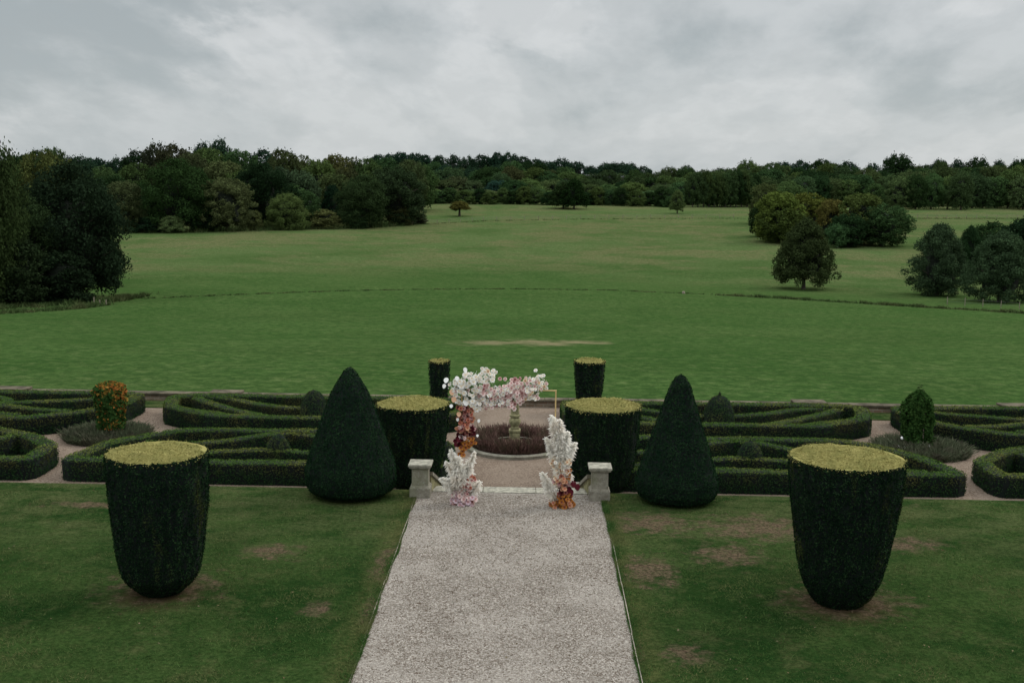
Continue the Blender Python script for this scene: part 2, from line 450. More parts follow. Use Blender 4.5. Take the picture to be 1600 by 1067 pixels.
rng = np.random.default_rng(11)
random.seed(5)
def unit(a): return a / np.maximum(np.linalg.norm(a, axis=1, keepdims=True), 1e-9)
def leaves(P, N, size, jitter=.6, aspect=.55, r=None, up=0.):
    """one small pointed leaf (rhombus) per point, facing roughly along N"""
    r = r or rng
    n = len(P)
    N = unit(N + r.normal(0, jitter, (n, 3)))
    A = unit(np.cross(N, r.normal(0, 1, (n, 3)) + np.array([0, 0, up])))
    B = np.cross(N, A)
    if np.ndim(size) == 0: size = size * r.uniform(.6, 1.35, n)
    s = size[:, None]
    V = np.stack([P - A * s, P - B * s * aspect + N * s * .12, P + A * s, P + B * s * aspect + N * s * .12], 1).reshape(-1, 3)
    return V, np.arange(4 * n).reshape(-1, 4)
def noise3(P, f, seed=0):
    """cheap smooth value in -1..1"""
    rr = np.random.default_rng(seed); out = np.zeros(len(P))
    for k in range(5):
        d = rr.normal(0, 1, 3); out += np.sin(P @ d * f * (1 + .5 * k) + rr.uniform(0, 6.28)) / (1 + .35 * k)
    return out / 2.6

# ------------------------------------------------------------------ ground
def sheet(name, xs, ys, zf, mat, kind='structure'):
    X, Y = np.meshgrid(xs, ys)
    Z = zf(X, Y) if callable(zf) else np.full_like(X, zf)
    nx, ny = len(xs), len(ys)
    idx = np.arange(nx * ny).reshape(ny, nx)
    q = np.stack([idx[:-1, :-1], idx[:-1, 1:], idx[1:, 1:], idx[1:, :-1]], -1).reshape(-1, 4)
    o = link(name, mesh_np(name, np.stack([X, Y, Z], -1), [q], [mat], smooth=True))
    return tag(o, kind=kind)
ys = np.concatenate([[-80, 0, 27, 35, 41.0], np.geomspace(41.6, 3000, 150)])
xs = np.concatenate([-np.geomspace(3000, 6, 60), np.linspace(-5, 5, 7), np.geomspace(6, 3000, 60)])
def park_z(X, Y):
    z = terrain(X, Y)
    return np.where(Y < 41.3, -.9, z)
sheet('parkland', xs, ys, park_z, M['park'])
LAWN_END = 28.05
def lawn_z(X, Y): return .02 * np.sin(X * .9 + 1) * np.sin(Y * .7) * np.clip((27.5 - Y) / 3, 0, 1)
PATHW = 2.27
def lawn_half(sign, name):
    o = sheet(name, np.linspace(PATHW, 60, 120) * sign, np.linspace(-20, LAWN_END, 90), lambda X, Y: lawn_z(X, Y) * np.clip((abs(X) - PATHW) / 1., 0, 1) + .012, M['lawn'])
    return o
lawn_half(-1, 'lawn'); lawn_half(1, 'lawn')
sheet('gravel_path', np.linspace(-PATHW - .15, PATHW + .15, 10), np.linspace(-20, LAWN_END - .12, 40), 0., M['gravel'])
GZ = -.55
sheet('garden_gravel', np.linspace(-45, 45, 40), np.linspace(LAWN_END + .1, 41.25, 20), GZ, M['garden_gravel'])
for a, b in ((-45, -2.6), (3.9, 45)):
    sheet('grass_verge', np.linspace(a, b, 20), np.linspace(39.95, 41.24, 4), GZ + .02, M['lawn'])

# loose stones and tufts that give the path and its edges relief
def pebbles():
    n = 26000
    x = rng.uniform(-PATHW, PATHW, n); y = rng.uniform(15, LAWN_END - .2, n)
    r_ = rng.uniform(.006, .015, n)
    base = np.array([(1, 0, 0), (0, 1, 0), (-1, 0, 0), (0, -1, 0), (0, 0, .8)])
    a = rng.uniform(0, 6.28, n); ca, sa = np.cos(a), np.sin(a)
    B = np.stack([base[None, :, 0] * ca[:, None] - base[None, :, 1] * sa[:, None], base[None, :, 0] * sa[:, None] + base[None, :, 1] * ca[:, None], np.repeat(base[None, :, 2], n, 0)], -1)
    V = B * r_[:, None, None] * rng.uniform(.7, 1.3, (n, 1, 3)) + np.stack([x, y, np.full(n, .002)], 1)[:, None]
    f = np.array([(0, 1, 4), (1, 2, 4), (2, 3, 4), (3, 0, 4)])
    Fs = (np.arange(n)[:, None, None] * 5 + f[None]).reshape(-1, 3)
    m = leafy('pebble', (.11, .09, .07), (.48, .43, .37), (.08, .05, .032), .8, 3, 0., third_scale=6)
    o = link('loose_gravel', mesh_np('loose_gravel', V, [Fs], [m])); tag(o, kind='stuff')
pebbles()

def blades(name, P, h, mat, lean=.5, w=.012, kind='stuff'):
    n = len(P); a = rng.uniform(0, 6.28, n)
    hh = h * rng.uniform(.4, 1.35, n) * (1 + .55 * noise3(P * np.array([1, 1, 0]), .9 if h > .15 else 3., 4))
    hh = np.maximum(hh, h * .15)
    D = np.stack([np.cos(a), np.sin(a), np.zeros(n)], 1)
    L = rng.normal(0, lean, (n, 2)) * hh[:, None]
    T = P + np.stack([L[:, 0], L[:, 1], hh], 1)
    V = np.stack([P - D * w, P + D * w, T], 1).reshape(-1, 3)
    o = link(name, mesh_np(name, V, [np.arange(3 * n).reshape(-1, 3)], [mat]))
    return tag(o, kind=kind)
E1 = []
for s, wob in ((-1, .05), (1, .03)):
    n = 16000
    y = rng.uniform(14.5, 27.4, n)
    edge = PATHW + .02 + wob * (np.sin(y * 1.3 + s) * .4 + np.sin(y * 3.7) * .35) * (1 if s > 0 else np.clip(y - 15, 0, 9) / 9)
    x = s * (edge - .04 + rng.exponential(.07, n))
    E1.append(np.stack([x, y, np.full(n, .005)], 1))
n = 240000
x = rng.uniform(-13, 13, n); y = 14.5 + (LAWN_END - 14.6) * rng.uniform(0, 1, n) ** 1.3
k = abs(x) > PATHW + .05
dens = noise3(np.stack([x, y, 0 * x], 1), 1.7, 3)
k &= dens + rng.normal(0, .3, n) > -.1
dp = np.min([np.hypot((x - a) / rx, (y - b) / ry) for a, b, rx, ry in LAWN_PATCH], 0)
k &= dp > .9
E1.append(np.stack([x[k], y[k], np.full(k.sum(), .012)], 1))
blades('grass', np.concatenate(E1), .034, M['blade'], .9, .008)

def litter():
    n = 520
    x = rng.uniform(-12, 12, n); y = rng.uniform(15, 27.8, n)
    near = rng.uniform(0, 1, n) < .35
    x[near] = rng.choice([-6.36, 6.28], near.sum()) + rng.normal(0, 1.1, near.sum()); y[near] = 20.8 + rng.normal(0, 1., near.sum())
    P = np.stack([x, y, np.full(n, .035)], 1)
    V, Fc = leaves(P, np.tile([0, 0, 1.], (n, 1)), .02, .4, .6)
    m = leafy('fallen_leaf', (.06, .04, .02), (.20, .16, .09), (.30, .27, .20), .25, 5, 0., third_scale=9)
    tag(link('fallen_leaves', mesh_np('fallen_leaves', V, [Fc], [m])), kind='stuff')
litter()
# ------------------------------------------------------------------ stonework
for s, lab in ((-1, 'thin grass-covered edging strip along the gravel path, beside the left lawn'), (1, 'thin pale edging strip along the gravel path, beside the right lawn')):
    b = MB()
    y = 12.
    while y < 26.8:
        L = 2.4
        b.box((s * (PATHW + .012) + random.uniform(-.008, .008), y + L / 2, -.004 if s < 0 or y > 22 else .008), (.016, L - .01, .045), rz=random.uniform(-.004, .004)); y += L
    tag(b.build('path_edging', M['pale_timber'] if s > 0 else M['timber']), lab, 'edging', 'edging strips of the path')

b = MB()
for x0 in np.arange(-44, 44, 2.):
    if abs(x0 + 1) < 2.9: continue
    b.box((x0 + 1, LAWN_END + .035, -.295), (1.985, .07, .565))
tag(b.build('terrace_kerb', M['stone']), 'thin pale stone kerb where the terrace lawn drops to the parterre', 'kerb')

st = empty('stone_steps', (0, 28.0, 0))
b = MB()
for x0, w_ in ((-1.92, 1.25), (-.66, 1.3), (.65, 1.28)):
    b.box((x0 + w_ / 2, 28.2, -.05), (w_ - .008, .5, .13))
o = b.build('top_step', M['pale_stone'], None, bevel=.008); o.parent = st; o.matrix_parent_inverse = Matrix.Translation((0, -28, 0))
for i in range(3):
    b = MB(); b.box((0, 28.6 + i * .33, -.27 - i * .13 + .06), (3.8, .36, .16))
    o = b.build('tread', M['stone'], None, bevel=.01); o.parent = st; o.matrix_parent_inverse = Matrix.Translation((0, -28, 0))
tag(st, 'wide pale stone steps leading down from the gravel path to the parterre', 'steps')

def pedestal(x, y, label):
    r = empty('stone_pedestal', (x, y, 0)); tag(r, label, 'pedestal', 'pedestals flanking the steps')
    MB().box((0, 0, .11), (.50, .50, .26)).build('plinth', M['stone'], r, bevel=.01)
    MB().box((0, 0, .265), (.48, .48, .05), .86).box((0, 0, .49), (.40, .40, .41)).box((0, 0, .71), (.40, .40, .035), 1.14).build('shaft', M['stone'], r, bevel=.008)
    MB().box((0, 0, .75), (.50, .50, .05), 1.08).box((0, 0, .805), (.565, .565, .06)).build('cap', M['pale_stone'], r, bevel=.014)
pedestal(-2.17, 27.6, 'square stone pedestal on the left of the steps, beside the pale pink flower cluster')
pedestal(2.19, 27.6, 'square stone pedestal on the right of the steps, beside the amber flower cluster')
for s, lab in ((-1, 'sloping stone stair parapet running down behind the left pedestal'), (1, 'sloping stone stair parapet running down behind the right pedestal')):
    r = empty('stair_parapet', (s * 1.98, 27.9, 0)); tag(r, lab, 'parapet', 'parapets of the steps')
    def slab(z0, z1, h, w0, nm, mat):
        V = []
        for (yy, zz, xo) in ((0, z0, 0), (1.25, z1, -s * .22)):
            for xx in (-w0 / 2, w0 / 2):
                V += [(xx + xo, yy, zz - h), (xx + xo, yy, zz)]
        b = MB(); b.add(V, [(0, 2, 3, 1), (4, 5, 7, 6), (0, 1, 5, 4), (2, 6, 7, 3), (1, 3, 7, 5), (0, 4, 6, 2)])
        b.build(nm, mat, r)
    slab(.52, -.12, .09, .16, 'rail', M['stone'])
    slab(.42, -.23, .42, .07, 'panel', M['green_stone'])
    MB().box((-s * .02, 1.5, -.38), (.62, .42, .34)).box((-s * .02, 1.5, -.18), (.70, .50, .07)).build('end_block', M['pale_stone'], r, bevel=.012)

# garden wall at the back of the parterre
wr = empty('garden_wall', (0, 41.4, GZ)); tag(wr, 'low weathered brick wall with flat stone coping behind the parterre hedges', 'wall')
b = MB(); b.box((0, 0, .08), (96, .34, .26)); b.build('brickwork', M['wall'], wr)
b = MB()
x = -48.
while x < 48:
    L = random.uniform(.8, 1.3); b.box((x + L / 2, random.uniform(-.01, .01), .245 + random.uniform(-.008, .008)), (L - .012, .46, .075)); x += L
b.build('coping', M['coping'], wr, bevel=.01)
for px, py, wd in ((354, 615, 1.15), (1264, 628, 1.2), (14, 612, 1.5), (1590, 633, 1.3)):
    x = on_y(px, py, 41.4)[0]
    MB().box((x, 0, .325), (wd, .62, .08)).build('coping_slab', M['coping'], wr, bevel=.02)

# fountain
fy = 34.9
fr = empty('stone_fountain', (.02, fy, GZ)); fr.scale = (.84, .84, .98); tag(fr, 'mossy stone baluster fountain standing in the round purple bed', 'fountain')
MB().lathe([(.42, 0), (.42, .16), (.38, .2), (.30, .2)], n=4).lathe([(.27, .2), (.27, .52), (.30, .55), (.30, .60), (.25, .62)], n=4).build('base', M['green_stone'], fr)
MB().lathe([(.13, .6), (.17, .64), (.13, .68), (.16, .74), (.21, .82), (.22, .90), (.16, .98), (.13, 1.0)], n=20).build('bulb', M['green_stone'], fr, smooth=True)
MB().lathe([(.12, 1.0), (.20, 1.02), (.20, 1.07), (.155, 1.1), (.15, 1.3), (.115, 1.62), (.13, 1.64)], n=8).build('column', M['green_stone'], fr)
MB().lathe([(.10, 1.62), (.13, 1.66), (.28, 1.74), (.33, 1.82), (.30, 1.82), (.1, 1.76)], n=20).build('bowl', M['stone'], fr, smooth=True)
kb = MB().lathe([(1.36, -.05), (1.47, -.05), (1.49, .09), (1.45, .12), (1.34, .12), (1.31, .08), (1.31, -.05)], n=56, closed=False)
tag(kb.build('round_kerb', M['stone'], loc=(.02, fy, GZ), smooth=False), 'round stone kerb ring edging the purple planted bed', 'kerb')
bed = MB().lathe([(1.32, 0), (1.32, .05), (.01, .07)], n=40); tag(bed.build('bed_soil', M['soil'], loc=(.02, fy, GZ)), kind='structure')
inner = MB().lathe([(.60, 0), (.66, 0), (.66, .17), (.60, .17)], n=8, closed=False)
tag(inner.build('basin_kerb', M['stone'], loc=(.02, fy, GZ + .06)), 'low octagonal stone kerb round the foot of the fountain', 'kerb')

def sprays(n, r0, r1, c, h, spread=.35, k=5, w=.012, mat=None, name='spray', parent=None, dome=.0, z0=0.):
    """upright stems with little side leaves, like heather or lavender"""
    a = rng.uniform(0, 6.28, n); r_ = np.sqrt(rng.uniform(r0 * r0, r1 * r1, n))
    P = np.stack([r_ * np.cos(a), r_ * np.sin(a), np.full(n, z0)], 1)
    hh = h * (1 - dome * (r_ / r1) ** 2) * rng.uniform(.65, 1.2, n)
    lean = rng.normal(0, spread, (n, 2)) + np.stack([np.cos(a), np.sin(a)], 1) * spread * .5
    Vs = []
    for j in range(k):
        t0 = j / k; 
        B = P + np.stack([lean[:, 0] * t0 * hh, lean[:, 1] * t0 * hh, hh * t0], 1)
        T = P + np.stack([lean[:, 0] * (t0 + .35) * hh, lean[:, 1] * (t0 + .35) * hh, hh * (t0 + .3)], 1) + rng.normal(0, .025, (n, 3))
        D = unit(rng.normal(0, 1, (n, 3)) * np.array([1, 1, .2])) * w
        Vs.append(np.stack([B - D, B + D, T], 1))
    V = np.concatenate(Vs).reshape(-1, 3)
    return link(name, mesh_np(name, V, [np.arange(len(V)).reshape(-1, 3)], [mat]), parent, c)
o = sprays(5200, .68, 1.30, (.02, fy, GZ + .05), .42, .22, 4, .013, M['heather'], 'heather_bed')
tag(o, 'ring of dusky purple heather growing round the fountain inside the round kerb', 'heather')
o = sprays(900, .3, .60, (.02, fy, GZ + .05), .16, .3, 3, .016, M['leaf_green'], 'low_planting')
tag(o, 'low green planting at the foot of the mossy fountain', 'plant')

# ------------------------------------------------------------------ clipped yews
def body_points(prof, n, R, seed):
    """random points on a surface of revolution; prof = [(z, r)]"""
    z = np.array([p[0] for p in prof]); r = np.array([p[1] for p in prof])
    zz = np.linspace(z[0], z[-1], 400); rr = np.interp(zz, z, r)
    dl = np.hypot(np.diff(zz), np.diff(rr)); wgt = dl * (rr[1:] + rr[:-1])
    cdf = np.concatenate([[0], np.cumsum(wgt)]) / wgt.sum()
    t = np.interp(R.uniform(0, 1, n), cdf, zz)
    rad = np.interp(t, zz, rr); a = R.uniform(0, 2 * math.pi, n)
    slope = np.interp(t, zz, np.gradient(rr, zz))
    N = unit(np.stack([np.cos(a), np.sin(a), -slope], 1))
    return t, rad, a, N
def lump(a, z, seed, amp):
    P = np.stack([np.cos(a) * 1.6, np.sin(a) * 1.6, z * .45], 1)
    Q = np.stack([np.cos(a) * 5, np.sin(a) * 5, z * 1.3], 1)
    S = np.stack([np.cos(a) * 9, np.sin(a) * 9, z * .9], 1)
    return 1 + amp * (noise3(P, 1.6, seed) + .8 * noise3(Q, 1.4, seed + 1) + .9 * noise3(S, 1.2, seed + 2))
def topiary(name, x, y, z, prof, label, cat, group, seed, flat=True, side='yew_side', dens=900, leaf=.03, amp=.02, off=(0, 0)):
    R = np.random.default_rng(seed)
    r = empty(name, (x, y, z)); tag(r, label, cat, group)
    zs = np.array([p[0] for p in prof]); rs = np.array([p[1] for p in prof])
    zz = np.concatenate([np.linspace(zs[0], zs[-1], 40)]); rr = np.interp(zz, zs, rs) - leaf * .8
    n = 40; a = np.linspace(0, 6.2832, n, endpoint=False)
    A, Z = np.meshgrid(a, zz); RR = np.repeat(rr[:, None], n, 1)
    L = lump(A.ravel(), Z.ravel(), seed, amp).reshape(A.shape)
    V = np.stack([RR * L * np.cos(A) + off[0] * Z, RR * L * np.sin(A) + off[1] * Z, Z - (leaf if flat else 0) * (Z / zs[-1])], -1).reshape(-1, 3)
    m = len(zz); idx = np.arange(m * n).reshape(m, n)
    q = np.stack([idx[:-1], np.roll(idx[:-1], -1, 1), np.roll(idx[1:], -1, 1), idx[1:]], -1).reshape(-1, 4)
    V = np.vstack([V, [[off[0] * zs[-1], off[1] * zs[-1], V[-1, 2]]]])
    cap = np.stack([idx[-1], np.roll(idx[-1], -1), np.full(n, m * n)], -1)
    dl = np.hypot(np.diff(zs), np.diff(rs)); area = (dl * (rs[1:] + rs[:-1]) * math.pi).sum()
    N_ = int(area * dens)
    t, rad, ang, N = body_points(prof, N_, R, seed)
    rad = rad * lump(ang, t, seed, amp) + R.normal(0, leaf * .35, N_)
    P = np.stack([rad * np.cos(ang) + off[0] * t, rad * np.sin(ang) + off[1] * t, t], 1)
    LV, LF = leaves(P, N + np.array([0, 0, .35]), leaf, .55, .5, R, 0.)
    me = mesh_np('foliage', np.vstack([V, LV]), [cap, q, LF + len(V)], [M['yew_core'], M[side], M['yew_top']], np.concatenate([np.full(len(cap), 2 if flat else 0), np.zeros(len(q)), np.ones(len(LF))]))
    link('foliage', me, r)
    if flat:
        k = int(math.pi * rs[-1] ** 2 * dens * 1.3)
        rad = np.sqrt(R.uniform(0, 1, k)); ang = R.uniform(0, 6.2832, k)
        rr = rad * rs[-1] * lump(ang, np.full(k, zs[-1]), seed, amp)
        P = np.stack([rr * np.cos(ang), rr * np.sin(ang), zs[-1] + .05 * (1 - rad ** 2) - .03 * rad ** 8], 1)
        P[:, 2] += R.normal(0, leaf * .4, k) + .03 * noise3(P, 2.2, seed) + .012 * noise3(P, 11., seed)
        P += np.array([off[0] * zs[-1], off[1] * zs[-1], 0])
        LV, LF = leaves(P, np.tile([0., 0., 1.], (k, 1)), leaf * .9, .35, .5, R)
        # a few uneven shoots round the shoulder
        ks = int(rs[-1] * 260); ang = R.uniform(0, 6.2832, ks); rr = rs[-1] * lump(ang, np.full(ks, zs[-1]), seed, amp) * R.uniform(.97, 1.03, ks)
        PS = np.stack([rr * np.cos(ang) + off[0] * zs[-1], rr * np.sin(ang) + off[1] * zs[-1], zs[-1] + R.uniform(-.09, .02, ks)], 1)
        SV, SF = leaves(PS, np.stack([np.cos(ang), np.sin(ang), 0 * ang + .8], 1), leaf * .9, .6, .5, R)
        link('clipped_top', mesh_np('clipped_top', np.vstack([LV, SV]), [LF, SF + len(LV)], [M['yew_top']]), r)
    MB().lathe([(.13, -.05), (.10, zs[0] + .4)], n=8).build('trunk', M['bark'], r)
    return r
G1 = 'clipped yews with flat golden tops'
def prof_of(h, R, pts): return [(h * (1 - t), R * k) for t, k in reversed(pts)]
PL = [(0, 1.), (.03, 1.01), (.15, 1.01), (.3, .985), (.46, .935), (.6, .89), (.71, .85), (.84, .775), (.89, .69), (.94, .55), (1., .34)]
PR = [(0, 1.), (.03, 1.), (.15, .99), (.3, .94), (.45, .875), (.68, .775), (.8, .70), (.87, .63), (.94, .53), (1., .38)]
topiary('clipped_yew', -6.36, 20.72, 0, prof_of(2.71, .905, PL), 'tall drum-shaped yew on the left lawn with a rounded foot', 'topiary', G1, 21, dens=2100, leaf=.020, amp=.024)
topiary('clipped_yew', 6.28, 20.9, 0, prof_of(2.80, 1.04, PR), 'tall tapering yew on the right lawn, its flat golden top the widest', 'topiary', G1, 22, dens=2100, leaf=.020, amp=.017)
x, _ = on_y(645, 634, 30.4)
topiary('clipped_yew', x, 30.4, GZ, prof_of(2.28, .965, [(0, 1.), (.1, .99), (.4, .93), (.7, .80), (.9, .66), (1, .5)]), 'squat flat-topped yew behind the left stone pedestal', 'topiary', G1, 23, dens=1400, leaf=.025, amp=.02)
x, _ = on_y(943, 634, 30.5)
topiary('clipped_yew', x, 30.5, GZ, prof_of(2.30, 1.02, [(0, 1.), (.1, .985), (.4, .94), (.7, .85), (.9, .74), (1, .6)]), 'squat flat-topped yew behind the right stone pedestal', 'topiary', G1, 24, dens=1400, leaf=.025, amp=.02)
x, zt = on_y(686.5, 563, 40.5)
topiary('clipped_yew', x, 40.5, GZ, prof_of(zt - GZ, .37, [(0, 1.), (.3, .96), (.7, .86), (1, .8)]), 'small slender flat-topped yew by the garden wall, left of the flower arch', 'topiary', G1, 25, dens=600, leaf=.034, amp=.02)
x, zt = on_y(921.5, 563, 40.5)
topiary('clipped_yew', x, 40.5, GZ, prof_of(zt - GZ, .545, [(0, 1.), (.3, .94), (.7, .82), (1, .72)]), 'small tapering flat-topped yew by the garden wall, right of the flower arch', 'topiary', G1, 26, dens=600, leaf=.034, amp=.02)
G2 = 'cone-shaped yews flanking the path'
def cone_prof(rows, pxm, top):
    """(y of photo, width px) rows turned into metres"""
    H = max(r[0] for r in rows) - min(r[0] for r in rows)
    y1 = max(r[0] for r in rows)
    return [((y1 - a) / pxm, w / 2 / pxm) for a, w in sorted(rows, reverse=True)]
x, _ = on_y(548, 770, 27.6)
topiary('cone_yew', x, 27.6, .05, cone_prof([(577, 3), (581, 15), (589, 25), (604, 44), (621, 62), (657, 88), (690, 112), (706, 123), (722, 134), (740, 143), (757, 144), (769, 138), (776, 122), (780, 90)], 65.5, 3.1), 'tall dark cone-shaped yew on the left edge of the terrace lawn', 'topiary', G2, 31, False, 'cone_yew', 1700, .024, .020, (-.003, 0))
x, _ = on_y(1058, 770, 27.6)
topiary('cone_yew', x, 27.6, .05, cone_prof([(584, 3), (588, 15), (600, 30), (618, 42), (637, 54), (675, 79), (712, 104), (735, 120), (752, 131), (768, 131), (779, 120), (784, 90)], 65.5, 3.1), 'slimmer dark cone-shaped yew on the right edge of the terrace lawn', 'topiary', G2, 32, False, 'cone_yew', 1700, .024, .020, (-.004, 0))

# ------------------------------------------------------------------ box hedges
def smooth_path(pts, closed=False, step=.12, rnd=2):
    P = np.array(pts, float)
    for _ in range(rnd):
        if closed: A, B = P, np.roll(P, -1, 0)
        else: A, B = P[:-1], P[1:]
        Q = np.stack([A * .75 + B * .25, A * .25 + B * .75], 1).reshape(-1, 2)
        P = Q if closed else np.vstack([P[:1], Q[1:-1], P[-1:]])
    if closed: P = np.vstack([P, P[:1]])
    d = np.concatenate([[0], np.cumsum(np.hypot(*np.diff(P, axis=0).T))])
    s = np.arange(0, d[-1], step)
    out = np.stack([np.interp(s, d, P[:, 0]), np.interp(s, d, P[:, 1])], 1)
    return np.vstack([out, P[-1:]])
def hedge_mesh(name, path, parent, w=.50, h=.6, closed=False, dens=850, leaf=.025, seed=1, rnd=2, ends=True):
    R = np.random.default_rng(seed)
    P = smooth_path(path, closed, rnd=rnd)
    T = np.gradient(P, axis=0)
    if closed: T[0] = T[-1] = P[1] - P[-2]
    T = unit(T); Nn = np.stack([-T[:, 1], T[:, 0]], 1)
    k = len(P)
    ww = w / 2 * (1 + .06 * noise3(np.stack([P[:, 0], P[:, 1], 0 * P[:, 0]], 1), .9, seed))
    if closed: ww[-1] = ww[0]
    hh = h * (1 + .035 * noise3(np.stack([P[:, 0], P[:, 1], 0 * P[:, 0]], 1), .8, seed + 7))
    sec = [(-.92, 0), (-1, .5), (-.98, .88), (-.8, .98), (0, 1), (.8, .98), (.98, .88), (1, .5), (.92, 0)]
    sh = .9
    V = np.stack([np.stack([P[:, 0] + Nn[:, 0] * a * ww * sh, P[:, 1] + Nn[:, 1] * a * ww * sh, b * hh * .97], 1) for a, b in sec], 1)
    m = len(sec); idx = np.arange(k * m).reshape(k, m)
    q = np.stack([idx[:-1, :-1], idx[:-1, 1:], idx[1:, 1:], idx[1:, :-1]], -1).reshape(-1, 4)
    V = V.reshape(-1, 3)
    caps = [] if closed else [idx[0][::-1][None], idx[-1][None]]
    L = np.hypot(*np.diff(P, axis=0).T).sum()
    n = int(L * (w + 2 * h) * dens)
    s = R.uniform(0, k - 1.001, n); i = s.astype(int); f = (s - i)[:, None]
    C = P[i] * (1 - f) + P[i + 1] * f; NN = unit(Nn[i] * (1 - f) + Nn[i + 1] * f); W = np.interp(s, np.arange(k), ww); Hh = np.interp(s, np.arange(k), hh)
    u = R.uniform(0, w + 2 * h, n)
    side = np.where(u < h, -1, np.where(u > h + w, 1, 0))
    a = np.where(side == 0, (u - h) / w * 2 - 1, side * 1.)
    b = np.where(side == 0, 1., np.where(side < 0, u / h, (u - h - w) / h))
    z = b * Hh - np.where(side == 0, .05 * np.abs(a) ** 6, 0.)
    a2 = a * (1 - .09 * np.clip((b - .8) / .2, 0, 1) * (side != 0)) * (1 - .05 * (b < .15))
    PT = np.stack([C[:, 0] + NN[:, 0] * a2 * W, C[:, 1] + NN[:, 1] * a2 * W, z], 1) + R.normal(0, .010, (n, 3))
    NM = np.stack([NN[:, 0] * side, NN[:, 1] * side, (side == 0) * 1. + .3], 1)
    mi = 1 + ((side == 0) | (b > .93)).astype(int)
    if not closed and ends:
        for e, sg in ((0, -1), (-1, 1)):
            ne = int(w * h * dens); aa = R.uniform(-1, 1, ne); bb = R.uniform(0, 1, ne)
            c = P[e]; wv = Nn[e] * ww[e]
            PT = np.vstack([PT, np.stack([c[0] + wv[0] * aa + T[e, 0] * sg * .03, c[1] + wv[1] * aa + T[e, 1] * sg * .03, bb * hh[e]], 1)])
            NM = np.vstack([NM, np.tile([T[e, 0] * sg, T[e, 1] * sg, .3], (ne, 1))]); mi = np.concatenate([mi, 1 + (bb > .93)])
    LV, LF = leaves(PT, NM, leaf, .5, .55, R)
    fl = [q] + [c for c in caps] + [LF + len(V)]
    nb = len(q) + len(caps)
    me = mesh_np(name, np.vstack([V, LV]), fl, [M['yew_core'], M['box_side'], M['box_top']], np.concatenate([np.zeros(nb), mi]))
    return link(name, me, parent)
def compartment(sign, outline, scrolls, label, seed, closed=True):
    r = empty('parterre_hedge', (0, 0, GZ)); tag(r, label, 'hedge', 'box hedge compartments of the parterre')
    mir = lambda pts: [(sign * a, b) for a, b in pts]
    hedge_mesh('hedge_border', mir(outline), r, closed=closed, seed=seed, rnd=1 if closed else 2)
    for j, sc in enumerate(scrolls):
        hedge_mesh('hedge_scroll', mir(sc), r, w=.40, h=.57, seed=seed + 11 + j, ends=False)
    return r
def crnr(pts, r=.3):
    """keep corners crisp: add points just before and after each corner"""
    out = []
    n = len(pts)
    for i in range(n):
        p = np.array(pts[i]); a = np.array(pts[i - 1]); b = np.array(pts[(i + 1) % n])
        da, db = a - p, b - p
        out.append(tuple(p + da / np.linalg.norm(da) * min(r, np.linalg.norm(da) * .4))); out.append(tuple(p + db / np.linalg.norm(db) * min(r, np.linalg.norm(db) * .4)))
    return out
XC = 6.6
def both(pts): return [pts, [(2 * XC - a, b) for a, b in pts]]
front_outline = crnr([(2.0, 30.42), (12.0, 30.42), (11.55, 32.3), (10.1, 34.1), (9.2, 34.25), (4.4, 34.25), (3.4, 34.2), (1.9, 32.9)], .14)
back_outline = crnr([(3.4, 36.2), (9.6, 36.2), (11.4, 37.5), (11.8, 39.2), (11.1, 39.55), (1.75, 39.55), (1.8, 37.4)], .14)
front_scrolls = both([(11.2, 30.7), (9.4, 31.15), (8.2, 31.6), (XC, 32.0)]) + both([(10.6, 32.6), (9.3, 32.45), (8.3, 33.0), (7.4, 33.75), (XC, 34.1)])
back_scrolls = both([(11.0, 39.2), (10.3, 38.3), (9.0, 37.1), (8.0, 36.4)]) + both([(10.6, 39.4), (9.4, 38.9), (8.4, 38.1), (7.4, 37.75), (XC, 37.75)]) + [[(10.9, 37.2), (9.9, 36.9), (9.3, 36.4)]]
compartment(-1, front_outline, front_scrolls, 'scrolled box hedge compartment beside the terrace lawn, behind the left cone yew', 101)
compartment(1, front_outline, front_scrolls, 'scrolled box hedge compartment beside the terrace lawn, behind the right cone yew', 131)
compartment(-1, back_outline, back_scrolls, 'scrolled box hedge compartment along the garden wall, left of the fountain', 161)
compartment(1, back_outline, back_scrolls, 'scrolled box hedge compartment along the garden wall, right of the fountain', 191)
of_outline = crnr([(13.05, 30.42), (13.1, 32.0), (14.3, 33.2), (15.3, 33.75), (22, 33.9), (22, 30.42)], .14)
of_scroll = [[(14.6, 33.2), (14.9, 32.5), (15.8, 32.2), (17, 31.9), (19, 31.8)], [(14.4, 31.2), (15.6, 31.7), (17, 32.6), (19, 33.3)]]
ob_outline = crnr([(13.0, 39.3), (13.1, 37.6), (14.2, 36.2), (15.4, 35.5), (22, 35.3), (22, 39.6), (13.6, 39.6)], .14)
ob_scroll = [[(13.5, 39.1), (15.0, 38.4), (17.0, 37.9), (18.3, 37.6)], [(14.4, 36.6), (16.0, 36.9), (17.2, 37.6), (17.0, 38.4), (18.5, 39)], [(15.8, 36.0), (17.4, 36.4), (19.4, 36.2)]]
compartment(-1, of_outline, of_scroll, 'box hedge compartment at the left edge of the photo, beside the terrace lawn', 221)
compartment(1, of_outline, of_scroll, 'box hedge compartment at the right edge of the photo, beside the terrace lawn', 241)
compartment(-1, ob_outline, ob_scroll, 'box hedge compartment behind and left of the orange-leaved climber', 261)
compartment(1, ob_outline, ob_scroll, 'box hedge compartment behind and right of the white rose climber', 281)
